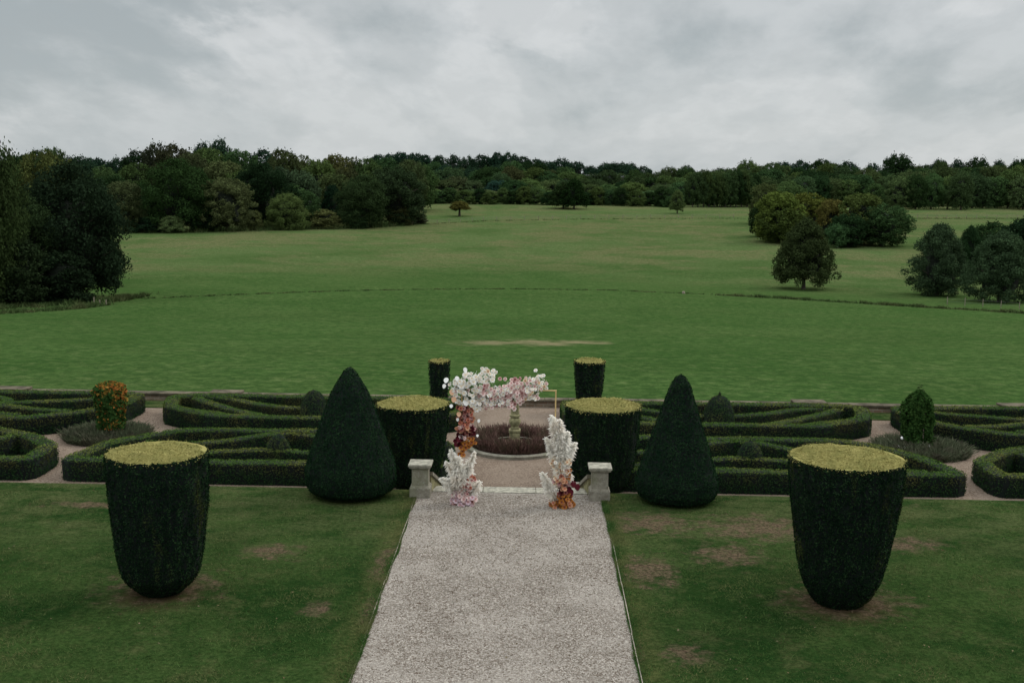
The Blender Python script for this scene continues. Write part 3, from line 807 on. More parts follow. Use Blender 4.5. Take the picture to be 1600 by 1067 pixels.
def dome(x, y, r_, h, label, seed, spike=0.):
    pr = [(h * math.sin(a), r_ * math.cos(a) ** .85) for a in np.linspace(0, 1.5, 9)] + [(h * (1.02 + spike), .01)]
    topiary('domed_box', x, y, GZ, pr, label, 'topiary', 'domed box bushes among the hedges', seed, False, 'dome_box', 1000, .025, .03)
dome(-XC - .05, 37.6, .50, 1.18, 'rounded box dome between the wall-side hedges, behind the left cone yew', 51)
dome(XC + .1, 37.7, .56, 1.22, 'pointed box dome between the wall-side hedges, behind the right cone yew', 52, .12)
dome(-XC - .05, 32.15, .40, .95, 'box dome in the middle of the lawn-side hedges, left of the left cone yew', 53)
dome(XC + .1, 32.2, .42, .98, 'box dome in the middle of the lawn-side hedges, right of the right cone yew', 54, .08)
dome(-2.0, 31.4, .55, 1.05, 'low rounded green bush between the left squat yew and the pink flower cluster', 55)

rose_me = bpy.data.meshes.new('white_rose')
_n = 12
rose_me.from_pydata([(0, 0, .03)] + [((.05 if k % 2 else .038) * math.cos(6.2832 * k / _n), (.05 if k % 2 else .038) * math.sin(6.2832 * k / _n), .0) for k in range(_n)], [], [(0, 1 + k, 1 + (k + 1) % _n) for k in range(_n)])
rose_me.materials.append(M['white_petal'])
# ------------------------------------------------------------------ climbers on supports
def climber(x, y, h, r_, label, seed, autumn):
    R = np.random.default_rng(seed)
    r = empty('climbing_shrub', (x, y, GZ)); tag(r, label, 'shrub', 'climbing shrubs in round beds')
    b = MB()
    for k in range(4):
        a = k * math.pi / 2 + .4; b.tube([(r_ * .7 * math.cos(a), r_ * .7 * math.sin(a), 0), (r_ * .6 * math.cos(a), r_ * .6 * math.sin(a), h * .9)], .015, 4)
    b.build('support', M['timber'], r)
    n = 6500
    t = R.uniform(0, 1, n); a = R.uniform(0, 6.2832, n)
    if autumn: shp = np.interp(t, [0, .1, .45, .7, .85, .96, 1.], [.95, .88, .90, .98, 1., .8, .2])
    else: shp = np.interp(t, [0, .1, .3, .6, .8, .92, 1.], [1.15, 1.0, .88, .98, .88, .55, .15])
    P0 = np.stack([np.cos(a), np.sin(a), t * 2], 1)
    rad = r_ * shp * (1 + (.16 if autumn else .36) * noise3(P0, 2.6, seed)) * R.uniform(.75, 1.06, n)
    P = np.stack([rad * np.cos(a), rad * np.sin(a), t * h], 1)
    N = unit(np.stack([np.cos(a), np.sin(a), (t - .5)], 1))
    V, Fc = leaves(P, N, .052, .8, .6, R)
    if autumn:
        is_orange = noise3(P, 2.4, seed + 3) * .45 + (t - .70) * 1.5 + .42 * np.cos(a - .3) + R.normal(0, .45, n) > .38  # orange autumn leaves gather towards the top and one side
        is_orange |= R.uniform(0, 1, n) < .12
    else: is_orange = np.zeros(n, bool)
    core = MB().lathe([(r_ * .5, 0), (r_ * .5, h * .5), (r_ * .55, h * .85), (.02, h * .93)], n=10)
    CV = np.concatenate(core.v); CF = [np.array([f]) for f in core.f]
    me = mesh_np('leaves', np.vstack([V, CV]), [Fc] + [c + len(V) for c in CF], [M['climber_dark'], M['climber_orange'], M['yew_core']], np.concatenate([is_orange.astype(int), np.full(len(CF), 2)]))
    link('leaves', me, r)
    if not autumn:
        k = 90; tt = R.uniform(.72, 1.1, k); aa = R.uniform(0, 6.28, k)
        ts = [(np.cos(q_) * r_ * .2 * s_, np.sin(q_) * r_ * .2 * s_, h * s2) for q_, s_, s2 in zip(aa, R.uniform(.2, 2.8, k) * (1.25 - tt) * 2.2, tt)]
        V, Fc = leaves(np.array(ts), np.tile([0., 0., 1.], (k, 1)), .05, .9, .4, R, 3)
        tag(link('new_shoots', mesh_np('new_shoots', V, [Fc], [M['leaf_green']]), r), kind='stuff')
        for px_, py_ in ((1409, 684), (1404, 698), (1413, 699), (1452, 697)):
            x_, z_ = on_y(px_, py_, y - .55)
            o = link('white_rose', rose_me, r, (x_ - x, -.55, z_ - GZ)); o.rotation_euler = (1.1, 0, random.uniform(-.5, .5))
    return r
SX, SY = 12.6, 35.4
x, zt = on_y(171, 597, SY); climber(x, SY, zt - GZ, .46, 'orange and green leaved climbing column in the left lavender bed', 61, True)
x, zt = on_y(1437, 610, SY + .3); climber(x, SY + .3, zt - GZ, .43, 'dark green climbing rose column in the right lavender bed', 62, False)
for s, lab, sd_ in ((-1, 'grey-green lavender mound round the foot of the orange-leaved column', 5), (1, 'brownish lavender mound round the foot of the dark green column', 6)):
    x, _ = on_y(168 if s < 0 else 1440, 685, SY)
    o = sprays(6500, .25, 1.28 if s < 0 else 1.42, (x, SY, GZ), .33, .5, 4, .014, M['lavender'], 'lavender_bed', dome=.3)
    tag(o, lab, 'lavender', 'lavender mounds round the climbing columns')
    k = MB().lathe([(1.6, 0), (1.66, 0), (1.66, .03), (1.6, .03)], n=40, closed=False)

# ------------------------------------------------------------------ flowers
def petal_bloom(name, mat, r_=.06, rings=((6, 1., .25), (5, .72, .62), (4, .42, .95)), seed=0, centre=None):
    R = np.random.default_rng(seed); V = []; Fs = []; n = 0
    for cnt, rad, lift in rings:
        for k in range(cnt):
            a = 2 * math.pi * (k + R.uniform(-.15, .15) + rad) / cnt
            ca, sa = math.cos(a), math.sin(a); w = rad * .62
            for (u, v, z) in ((.05, 0, 0), (.55, -w * .8, lift * .45), (.55, w * .8, lift * .45), (1., -w * .55, lift * .95 + .05), (1., w * .55, lift * .95 + .05), (1.12 - lift * .25, 0, lift * 1.05)):
                u *= rad
                V.append(((u * ca - v * sa) * r_, (u * sa + v * ca) * r_, z * r_ * .9))
            Fs += [(n, n + 1, n + 2, n + 2), (n + 1, n + 3, n + 4, n + 2), (n + 3, n + 5, n + 4, n + 4)]; n += 6
    me = bpy.data.meshes.new(name)
    me.from_pydata(V, [], [tuple(dict.fromkeys(f)) for f in Fs]); me.materials.append(mat); me.materials.append(centre or mat)
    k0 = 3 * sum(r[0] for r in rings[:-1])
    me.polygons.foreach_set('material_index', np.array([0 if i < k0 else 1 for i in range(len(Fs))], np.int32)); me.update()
    return me
def heart_petal(name, mat, L=.13, W=.10):
    V = []; n = 14
    V.append((0, 0, .01))
    for k in range(n):
        t = 2 * math.pi * k / n
        xx = W * .5 * math.sin(t) * (1 + .15 * math.cos(t)); yy = L * .5 * (math.cos(t) * .95 - .12 * (1 - abs(math.sin(t))) * (math.cos(t) < 0) + .2)
        V.append((xx, yy, .18 * (xx * xx + yy * yy) / L))
    me = bpy.data.meshes.new(name); me.from_pydata(V, [], [(0, 1 + k, 1 + (k + 1) % n) for k in range(n)]); me.materials.append(mat); me.update()
    return me
BLOOM = {}
for c in ('white', 'blush', 'pink', 'lilac', 'coral', 'dusky', 'wine', 'amber', 'peach', 'cream'):
    BLOOM[c] = petal_bloom('bloom_' + c, M[c + '_petal'], .052, seed=len(BLOOM), centre=M[dict(white='cream', blush='pink', pink='dusky', lilac='pink', coral='dusky', dusky='wine', wine='wine', amber='dusky', peach='coral', cream='peach')[c] + '_petal'])  # deeper inner petals put the shade inside the cup into the colour
HEART = {c: heart_petal('heart_' + c, M[c + '_petal'], .17, .14) for c in ('white', 'peach', 'wine', 'coral')}
FR = random.Random(77)
def put(name, me, parent, p, s=1., facing=None):
    """parent sits at a plain location, p is a world point"""
    o = link(name, me, parent)
    o.location = Vector(p) - parent.location
    d = Vector(facing or (FR.gauss(0, .5), -1, FR.gauss(.35, .5))).normalized()
    q = d.to_track_quat('Z', 'Y')
    o.rotation_euler = (q @ Vector((0, 0, 1)).rotation_difference(Vector((0, 0, 1)))).to_euler()
    o.scale = (s, s, s)
    return o
def plume(name, parent, base, tip, rmax, seed, curl=(0, 0, 0), n=520, mat='pampas', fl=.11):
    """pampas plume: a curved stem with drooping filaments"""
    R = np.random.default_rng(seed)
    b, t = np.array(base, float), np.array(tip, float); cu = np.array(curl, float)
    tt = R.uniform(.18, 1, n)
    C = b + (t - b) * tt[:, None] + cu * (tt * tt)[:, None]
    ax = unit((t - b)[None] + 2 * cu * tt[:, None])
    side = unit(np.cross(ax, R.normal(0, 1, (n, 3))))
    rad = rmax * np.sin(np.clip((tt - .12) / .92, 0, 1) * math.pi) ** .6
    rad = rad * R.uniform(.45, 1.3, n) * 1.15
    E_ = C + side * rad[:, None] + ax * (fl * .35) + R.normal(0, .022, (n, 3)) + np.array([0, -.02, -.03])
    Wd = unit(np.cross(side, ax) + R.normal(0, .5, (n, 3))) * .009
    Mid = (C + E_) / 2 + ax * .03
    V = np.stack([C - Wd * .6, C + Wd * .6, Mid + Wd * 1.6, E_, Mid - Wd * 1.6], 1).reshape(-1, 3)
    Fc = np.arange(5 * n).reshape(-1, 5)
    o = link(name, mesh_np(name, V - np.array(parent.location), [Fc], [M[mat]]), parent)
    return o
AY = 27.15
def W(px, py, dy=0.):
    x, z = on_y(px, py, AY + dy)
    return (x, AY + dy, z)

# the arch: a square gold frame dressed with flowers down its left side and along the top
arch = empty('flower_arch', ((W(721, 780)[0] + W(867, 780)[0]) / 2, AY, 0)); tag(arch, 'gold metal frame arch dressed in white and pink blooms over the path end', 'arch')
xl, xr, zt = W(721, 700)[0], W(868, 640)[0], W(795, 608)[2]
b = MB()
hx = .016
for x_ in (xl, xr): b.box((x_, AY, zt / 2), (hx * 2, hx * 2, zt))
b.box(((xl + xr) / 2, AY, zt - hx), (xr - xl - hx * 2 - .004, hx * 2 - .004, hx * 2 - .004))
for x_ in (xl, xr): b.box((x_, AY, .008), (.16, .5, .012))
o = b.build('frame', M['gold'], arch); o.location = -arch.location
def stems(name, parent, pairs, mat='leaf_green', r_=.004):
    b = MB()
    for a_, c_ in pairs:
        m_ = (Vector(a_) + Vector(c_)) / 2 + Vector((0, 0, .02)); b.tube([a_, m_, c_], r_, 3)
    o = b.build(name, M[mat], parent); o.location = -parent.location
stem_pairs = []
def scatter(parent, zone, n, colors, smin=.8, smax=1.2, dyr=.16, name='rose', heart=0.):
    """zone: list of (px, py, radius px) discs"""
    wts = [z[2] ** 2 for z in zone]
    placed = []
    tries = 0
    while len(placed) < n and tries < n * 40:
        tries += 1
        z = FR.choices(zone, wts)[0]; a = FR.uniform(0, 6.28); q = z[2] * math.sqrt(FR.random())
        px, py = z[0] + q * math.cos(a), z[1] + q * math.sin(a)
        if any((px - u) ** 2 + (py - v) ** 2 < 16 for u, v in placed) and tries < n * 25: continue
        placed.append((px, py))
        c = FR.choices([k for k, _ in colors], [v for _, v in colors])[0]
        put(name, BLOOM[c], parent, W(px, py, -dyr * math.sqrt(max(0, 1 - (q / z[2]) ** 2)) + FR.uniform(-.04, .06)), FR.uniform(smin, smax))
    return placed
scatter(arch, [(716, 605, 14), (730, 615, 20), (735, 597, 15), (748, 605, 14), (745, 630, 14), (757, 590, 9), (765, 592, 8)], 72, [('white', 12), ('blush', 1)], .8, 1.35, name='orchid')
scatter(arch, [(757, 610, 12), (768, 620, 12), (778, 616, 13), (790, 612, 12), (765, 632, 9), (782, 628, 9)], 58, [('blush', 6), ('pink', 1), ('white', 5)], .8, 1.2, name='spray_rose')
scatter(arch, [(796, 622, 13), (808, 618, 14), (820, 612, 10), (800, 633, 7), (812, 603, 9), (804, 600, 8)], 56, [('pink', 2), ('blush', 8), ('white', 3)], .8, 1.15, name='rose')
scatter(arch, [(826, 618, 9), (834, 608, 9), (840, 602, 7), (849, 603, 6), (828, 596, 8), (836, 622, 5)], 38, [('white', 4), ('cream', 2), ('blush', 3)], .75, 1.1, name='lisianthus')
scatter(arch, [(772, 584, 5), (763, 580, 5), (756, 580, 5), (768, 592, 4), (845, 588, 3), (839, 593, 3)], 16, [('white', 4), ('cream', 1)], .8, 1.1, name='blossom')
scatter(arch, [(723, 643, 10), (732, 648, 11), (728, 662, 11), (735, 672, 8), (722, 656, 8)], 34, [('dusky', 4), ('coral', 4), ('peach', 2), ('pink', 1)], .85, 1.1, name='hydrangea_floret')
scatter(arch, [(720, 670, 8), (730, 672, 9), (726, 680, 8), (716, 668, 5)], 18, [('blush', 4), ('peach', 3), ('dusky', 3)], .9, 1.2)
scatter(arch, [(738, 673, 5), (719, 684, 6), (715, 690, 5)], 12, [('wine', 1)], 1., 1.4, name='dark_bloom')
scatter(arch, [(727, 688, 7), (738, 690, 5), (724, 700, 5), (727, 693, 8), (721, 710, 4)], 20, [('amber', 1)], .9, 1.2, name='amber_bloom')
for px, py, c, s in ((727, 579, 'white', .9), (697, 595, 'white', 1.0), (694, 604, 'white', .8), (705, 635, 'white', .7), (728, 630, 'white', 1.2), (706, 614, 'peach', 1.0), (709, 625, 'peach', 1.0), (717, 648, 'peach', .9), (715, 656, 'white', .6),
                     (748, 658, 'white', .6), (746, 681, 'white', .5), (737, 595, 'white', .9), (714, 592, 'white', .8), (717, 688, 'wine', 1.), (712, 695, 'wine', .8)):
    put('anthurium', HEART[c], arch, W(px, py, -.16), s * .85, (FR.uniform(-.6, .6), -1, FR.uniform(.1, .9)))
for px, py, c in ((714, 591, 'blush'), (726, 589, 'blush'), (781, 592, 'pink'), (789, 592, 'blush'), (837, 579, 'white'), (841, 588, 'white'), (849, 587, 'white'), (833, 594, 'cream'), (839, 597, 'white'), (813, 592, 'pink')):
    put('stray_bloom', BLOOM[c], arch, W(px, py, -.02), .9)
for a_, c_ in (((739, 602), (727, 580)), ((717, 608), (698, 596)), ((725, 606), (714, 592)), ((777, 612), (781, 593)), ((785, 612), (789, 593)), ((832, 604), (837, 580)), ((838, 606), (849, 588)), ((732, 650), (748, 658)), ((730, 676), (746, 682)), ((764, 600), (763, 580)), ((808, 606), (813, 592)), ((722, 640), (705, 635))):
    stem_pairs.append((W(*a_), W(*c_)))
stems('stems', arch, stem_pairs)
# twiggy greenery inside the garlands
def filler(parent, zone, n, mat='leaf_green', size=.035, dy=.05, name='greenery'):
    P = []
    wts = [z[2] ** 2 for z in zone]
    for _ in range(n):
        z = FR.choices(zone, wts)[0]; a = FR.uniform(0, 6.28); q = z[2] * math.sqrt(FR.random())
        P.append(W(z[0] + q * math.cos(a), z[1] + q * math.sin(a), FR.uniform(-.06, .12)))
    P = np.array(P); V, Fc = leaves(P, np.tile([0, -1., .3], (n, 1)), size, .9, .5)
    o = link(name, mesh_np(name, V - np.array(parent.location), [Fc], [M[mat]]), parent); return o
filler(arch, [(722, 612, 16), (740, 608, 18), (760, 616, 14), (782, 618, 14), (805, 616, 15), (828, 610, 12)], 900)
filler(arch, [(727, 650, 11), (727, 668, 11), (724, 685, 8), (723, 700, 5)], 380)

def florets(parent, zone, n, mats, size=.016):
    for m_ in mats:
        o = filler(parent, zone, n, m_, size, name='small_florets'); tag(o, kind='stuff')
florets(arch, [(716, 603, 16), (732, 612, 22), (737, 594, 16), (750, 600, 17), (760, 588, 12), (748, 630, 14)], 420, ['white_petal'])
florets(arch, [(765, 615, 16), (785, 618, 17), (803, 610, 17), (820, 608, 14), (838, 603, 12), (846, 598, 9)], 330, ['blush_petal', 'white_petal'])
# standing cluster at the left foot of the arch
AY = 26.95
x0 = W(722, 790)[0]
lc = empty('flower_cluster', (x0, AY, 0)); tag(lc, 'white pampas and pale pink rose cluster standing on the gravel, left foot of the arch', 'flowers', 'flower clusters at the arch feet')
for i, (bx, by, tx, ty, rm, cu, n_) in enumerate(((720, 760, 708, 703, .11, (-.05, 0, 0), 600), (722, 765, 738, 708, .10, (.05, 0, .02), 620), (722, 770, 703, 722, .10, (-.08, 0, 0), 450),
        (722, 775, 696, 744, .12, (-.09, 0, -.05), 550), (724, 775, 716, 715, .14, (0, 0, 0), 800), (728, 775, 729, 724, .15, (.03, 0, 0), 800), (722, 782, 704, 748, .16, (-.05, 0, -.03), 700), (730, 785, 744, 748, .12, (.07, 0, -.08), 600), (722, 780, 722, 735, .17, (0, -.05, 0), 900), (718, 775, 712, 735, .17, (0, -.08, 0), 900))):
    plume('pampas_plume', lc, W(bx, by, .0), W(tx, ty, -.03), rm, 300 + i, cu, n_)
scatter(lc, [(715, 775, 8), (712, 785, 8), (722, 790, 10), (735, 788, 8), (728, 780, 9), (738, 780, 6), (712, 792, 5), (726, 797, 5)], 46, [('blush', 7), ('lilac', 3), ('pink', 1)], .95, 1.3, .2)
scatter(lc, [(733, 763, 6), (728, 757, 6), (735, 750, 5), (739, 747, 4), (722, 762, 4), (732, 770, 5)], 18, [('coral', 5), ('pink', 3)], .7, .95, .2, name='ranunculus')
filler(lc, [(722, 785, 13), (728, 770, 10)], 500, 'wine_petal', .03, name='dark_foliage')
MB().lathe([(.11, 0), (.13, .1), (.12, .16)], n=12).build('vase', M['wine_petal'], lc, loc=(0, .05, .0))

x0 = W(878, 790)[0]
AY = 26.9
rc = empty('flower_cluster', (x0, AY, 0)); tag(rc, 'tall white pampas column with amber roses standing on the gravel, right foot of the arch', 'flowers', 'flower clusters at the arch feet')
for i, (bx, by, tx, ty, rm, cu, n_) in enumerate(((878, 740, 866, 650, .13, (-.06, 0, 0), 900), (879, 735, 874, 655, .14, (.0, 0, -.02), 900), (880, 735, 884, 672, .13, (.05, 0, -.05), 700), (879, 735, 893, 690, .11, (.09, 0, -.03), 450), (878, 735, 857, 684, .11, (-.05, 0, -.02), 500),
        (876, 740, 864, 700, .12, (-.07, 0, 0), 600), (880, 745, 872, 690, .17, (0, -.05, 0), 1000), (880, 745, 883, 692, .16, (0, -.05, 0), 1000), (870, 785, 851, 738, .11, (-.05, 0, -.02), 600), (872, 790, 857, 752, .13, (-.06, 0, -.05), 700), (872, 795, 864, 760, .13, (-.02, -.03, -.05), 500), (882, 770, 890, 742, .09, (.03, 0, 0), 320), (879, 760, 876, 715, .17, (0, -.05, 0), 900))):
    plume('pampas_plume', rc, W(bx, by, .0), W(tx, ty, -.03), rm, 340 + i, cu, n_)
scatter(rc, [(868, 722, 8), (878, 725, 9), (886, 722, 6), (876, 735, 8), (884, 738, 6)], 30, [('cream', 6), ('white', 2), ('blush', 1)], .8, 1.05, .2)
scatter(rc, [(878, 750, 8), (871, 750, 6), (884, 757, 6), (880, 762, 6)], 20, [('pink', 3), ('peach', 4), ('cream', 3), ('coral', 1)], .9, 1.25, .2)
scatter(rc, [(886, 735, 5), (889, 745, 4)], 8, [('amber', 1)], .7, .9, .15, name='amber_bloom')
scatter(rc, [(876, 775, 9), (884, 778, 8), (880, 770, 6)], 20, [('wine', 5), ('dusky', 3), ('amber', 4)], .9, 1.2, .2, name='dark_bloom')
scatter(rc, [(868, 787, 8), (879, 792, 9), (889, 787, 8), (868, 795, 6), (886, 797, 6), (876, 783, 6)], 38, [('amber', 8), ('peach', 2)], 1., 1.35, .22, name='amber_rose')
for px, py in ((896, 757), (902, 762), (892, 770), (876, 776), (889, 766)): put('dark_anthurium', HEART['wine'], rc, W(px, py, -.12), 1.0, (.3, -1, .5))
filler(rc, [(878, 790, 14), (880, 770, 11), (878, 745, 9)], 800, 'wine_petal', .03, name='dark_foliage')
stems('stems', rc, [((x0, AY, .05), W(878, 735)), ((x0, AY, .05), W(872, 700)), ((x0, AY, .05), W(884, 700))], 'timber', .008)
MB().lathe([(.12, 0), (.14, .1), (.13, .16)], n=12).build('vase', M['wine_petal'], rc, loc=(0, .05, .0))

# ------------------------------------------------------------------ trees
def crown_mesh(kind, seed, n_leaf=9000, leaf=.02, single=False):
    """unit tree: height 1, crown half-width .5; returns crown mesh and trunk mesh"""
    R = np.random.default_rng(seed)
    K = dict(
        lime=dict(z=[.11, .15, .22, .36, .52, .68, .82, .94, 1.], r=[.38, .48, .5, .48, .43, .35, .25, .15, .05], nc=110, cr=(.055, .10), trunk=.10, tr=.028),
        skirt=dict(z=[.03, .08, .2, .36, .52, .68, .82, .94, 1.], r=[.34, .45, .5, .49, .46, .39, .30, .18, .06], nc=110, cr=(.055, .10), trunk=.08, tr=.028),
        oak=dict(z=[.08, .16, .3, .5, .7, .85, .95, 1.], r=[.28, .42, .49, .5, .49, .41, .29, .14], nc=85, cr=(.07, .14), trunk=.12, tr=.035),
        bush=dict(z=[.0, .12, .3, .55, .8, .93, 1.], r=[.42, .48, .5, .49, .40, .28, .14], nc=70, cr=(.08, .14), trunk=.05, tr=.02),
        tall=dict(z=[.06, .15, .3, .5, .7, .87, .96, 1.], r=[.25, .40, .47, .5, .49, .41, .28, .12], nc=90, cr=(.05, .11), trunk=.1, tr=.02),
        feather=dict(z=[.04, .15, .3, .5, .68, .85, .95, 1.], r=[.35, .46, .5, .49, .47, .40, .27, .12], nc=120, cr=(.035, .07), trunk=.1, tr=.02),
        cone=dict(z=[.12, .2, .35, .55, .75, .9, 1.], r=[.30, .46, .5, .46, .36, .23, .1], nc=70, cr=(.06, .11), trunk=.14, tr=.03),
        flat=dict(z=[.42, .48, .58, .7, .85, .95, 1.], r=[.32, .47, .5, .48, .39, .27, .12], nc=60, cr=(.07, .12), trunk=.45, tr=.045),
        row=dict(z=[.16, .25, .4, .6, .78, .9, 1.], r=[.34, .45, .5, .49, .45, .34, .15], nc=70, cr=(.07, .12), trunk=.2, tr=.022))[kind]
    zk, rk = np.array(K['z']), np.array(K['r'])
    nc = K['nc']
    # clump centres near the envelope's surface, evenly spread
    cz = np.sort(R.uniform(0, 1, nc)); cz = zk[0] + (zk[-1] - zk[0]) * (cz ** .85)
    env = np.interp(cz, zk, rk)
    ca = np.arange(nc) * 2.399963 + R.normal(0, .35, nc)
    crad = R.uniform(*K['cr'], nc) * (.55 + .9 * env)
    aa_ = .35 if kind in ('lime', 'cone', 'row', 'skirt') else 1.
    asym = 1 + aa_ * (.13 * np.sin(ca + seed) + .08 * np.sin(2 * ca + seed * 2))
    t = R.uniform(.72, 1.03, nc) * asym
    C = np.stack([np.cos(ca) * np.maximum(env * t - crad * .75, .0), np.sin(ca) * np.maximum(env * t - crad * .75, 0.), cz - crad * .3], 1)
    # inner clumps so the heart of the crown is foliage too
    ki = nc // 2; iz = R.uniform(zk[0] + .08, .9, ki); ia = R.uniform(0, 6.28, ki); ir = np.interp(iz, zk, rk) * R.uniform(.1, .62, ki)
    C = np.vstack([C, np.stack([np.cos(ia) * ir, np.sin(ia) * ir, iz - .03], 1)]); crad = np.append(crad, R.uniform(.09, .14, ki))
    w_ = crad ** 2; ci = R.choice(len(C), n_leaf, p=w_ / w_.sum())
    D = unit(R.normal(0, 1, (n_leaf, 3)) + np.array([0, 0, .25]))
    rr = crad[ci] * R.uniform(.62, 1.08, n_leaf) * (1 + .18 * noise3(D * 2 + ci[:, None], 2., seed))
    P = C[ci] + D * rr[:, None] * np.array([1, 1, .78])
    # loose sprays breaking the outline
    k = n_leaf // 14
    si = R.choice(len(C), k); Ds = unit(R.normal(0, 1, (k, 3)) + np.array([0, 0, .3]))
    P = np.vstack([P, C[si] + Ds * (crad[si] * R.uniform(1., 1.45, k))[:, None]]); D = np.vstack([D, Ds])
    V, Fc = leaves(P, D, leaf, .65, .62, R)
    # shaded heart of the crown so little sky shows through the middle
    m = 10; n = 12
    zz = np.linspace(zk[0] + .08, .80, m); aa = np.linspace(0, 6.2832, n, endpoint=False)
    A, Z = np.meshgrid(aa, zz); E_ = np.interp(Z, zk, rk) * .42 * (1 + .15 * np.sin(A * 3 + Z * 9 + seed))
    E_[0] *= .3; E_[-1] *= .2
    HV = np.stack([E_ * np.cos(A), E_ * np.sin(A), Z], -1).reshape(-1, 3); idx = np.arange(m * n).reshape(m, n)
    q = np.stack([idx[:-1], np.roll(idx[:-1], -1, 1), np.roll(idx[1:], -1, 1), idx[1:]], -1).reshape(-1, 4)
    tb = MB(); tr = K['tr']; th = K['trunk']
    tb.tube([(0, 0, -.04), (.004, 0, th * .5), (0, .004, th + .1), (.01, 0, .6)], [tr * 1.35, tr, tr * .8, tr * .3], 7)
    for j in range(7):
        a = j * 2.4 + seed; z0 = th + .02 + .05 * j; rr_ = np.interp(z0 + .18, zk, rk) * .75
        tb.tube([(0, 0, z0), (math.cos(a) * rr_ * .5, math.sin(a) * rr_ * .5, z0 + .1), (math.cos(a) * rr_, math.sin(a) * rr_, z0 + .19)], [tr * .5, tr * .32, tr * .12], 5)
    if single:
        TV = np.concatenate(tb.v)
        quads = np.array([f for f in tb.f if len(f) == 4])
        me = mesh_np('tree_' + kind, np.vstack([V, HV, TV]), [Fc, q + len(V), quads + len(V) + len(HV)], [M['foliage'], M['core'], M['bark']],
                     np.concatenate([np.zeros(len(Fc)), np.ones(len(q)), np.full(len(quads), 2)]))
        return me, None
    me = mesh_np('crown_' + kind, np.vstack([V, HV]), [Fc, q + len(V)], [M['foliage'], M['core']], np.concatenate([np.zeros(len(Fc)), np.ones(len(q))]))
    tm = bpy.data.meshes.new('trunk_' + kind); tm.from_pydata([tuple(v) for v in np.concatenate(tb.v)], [], tb.f); tm.materials.append(M['bark']); tm.update()
    return me, tm
LIB = {}
def lib(kind, var, single=False):
    key = (kind, var, single)
    if key not in LIB:
        nl, lf = (36000, .0125) if var >= 10 else (13000, .020)
        LIB[key] = crown_mesh(kind, 40 + var * 7 + len(kind), nl, lf, single)
    return LIB[key]
DARK = (.025, .043, .022); DEEP = (.016, .029, .018); OLIVE = (.072, .096, .036); MID = (.050, .080, .034); FRESH = (.10, .15, .045); BROWN = (.064, .066, .034); GOLD = (.125, .130, .036); AMBER = (.120, .100, .036); TEAL = (.024, .044, .036); PALE = (.15, .17, .075); SAGE = (.062, .080, .044)
TR = random.Random(9)
def tone(c):
    if c[0] > c[1] * .97: return 'brownish'
    if sum(c) < .10: return 'very dark'
    if sum(c) < .15: return 'dark green'
    if sum(c) < .19: return 'mid green'
    return 'light olive green'
def place(px):
    for lim, t_ in ((60, 'at the left edge of the photo'), (180, 'above the darkest spreading tree'), (330, 'above the massive dark oak'), (480, 'above the olive bush'), (640, 'above the dark round oaks'), (700, 'above the gatepost'), (760, 'above the mushroom-shaped tree'), (850, 'between mushroom-shaped tree and touching pair'), (920, 'behind the touching pair'),
                    (1030, 'between touching pair and egg-shaped tree'), (1180, 'above the egg-shaped tree and trunk row'), (1290, 'above the golden clump'), (1430, 'above the small conical tree')):
        if px < lim: return t_
    return 'above the far right trunk row'
ORD = ['first', 'second', 'third', 'fourth', 'fifth', 'sixth', 'seventh', 'eighth', 'ninth', 'tenth', 'eleventh', 'twelfth', 'thirteenth', 'fourteenth', 'fifteenth', 'sixteenth', 'seventeenth']
def tree(px, base, top, wpx, kind, col, label, group=None, var=None, D=None, cat='tree', name='parkland_tree', single=False, sink=0., dv=.12):
    if D is None:
        x, y, z = on_ground(px, base)
    else:
        y = D; x = on_y(px, 300, D)[0]; z = float(terrain(x, y))
    d = ray(px, top); h = CZ + d.z * y - z + sink
    wd = wpx / F * math.hypot(y, 0)
    var = TR.randrange(3) if var is None else var
    me, tm = lib(kind, var, single)
    k_ = TR.uniform(1 - dv, 1 + dv); warm = TR.uniform(-.07, .07)
    c = (col[0] * .9 * k_ * (1 + warm), col[1] * 1.06 * k_, col[2] * (.8 if sum(col) < .14 else .95) * k_ * (1 - warm), 1)
    rz = TR.uniform(0, 6.28)
    if single:
        o = link(name, me, None, (x, y, z - sink)); o.scale = (wd, wd, h); o.rotation_euler = (0, 0, rz); o.color = c
        return tag(o, label, cat, group)
    r = empty(name, (x, y, z - sink), rz)
    tag(r, label, cat, group)
    for nm, m_ in (('crown', me), ('trunk', tm)):
        o = link(nm, m_, r); o.color = c; o.scale = (wd, wd, h)
    return r
GA = 'single trees standing out in the parkland'
tree(1255, 452, 342, 110, 'lime', (.045, .054, .028), 'broad conical dark tree standing alone in the field, in front of the golden clump', GA, 10)
tree(1464, 462, 350, 104, 'skirt', (.048, .064, .034), 'large rounded dark tree nearest the golden clump in the right-hand group', 'group of rounded trees at the right', 10)
tree(1561, 472, 361, 118, 'skirt', (.050, .068, .036), 'large spreading dark tree in front of the right-hand group, branches to the ground', 'group of rounded trees at the right', 11)
tree(1512, 440, 354, 60, 'lime', DARK, 'dark tree squeezed between the two large rounded trees at the right', 'group of rounded trees at the right', 10)
tree(1545, 425, 349, 80, 'oak', DARK, 'dark crown rising just behind the large spreading tree at the right', 'group of rounded trees at the right', 1)
tree(1597, 440, 343, 85, 'oak', DEEP, 'darkest tree of the right-hand group, cut by the edge of the photo', 'group of rounded trees at the right', 2)
tree(718, 338, 315, 37, 'flat', (.10, .085, .028), 'tiny mushroom-shaped tree with a rusty crown, alone in the far field', GA, 0)
tree(880, 326, 286, 58, 'lime', (.026, .038, .018), 'broad tree on the left of the touching pair in the far field', 'touching pair of trees in the far field', 1)
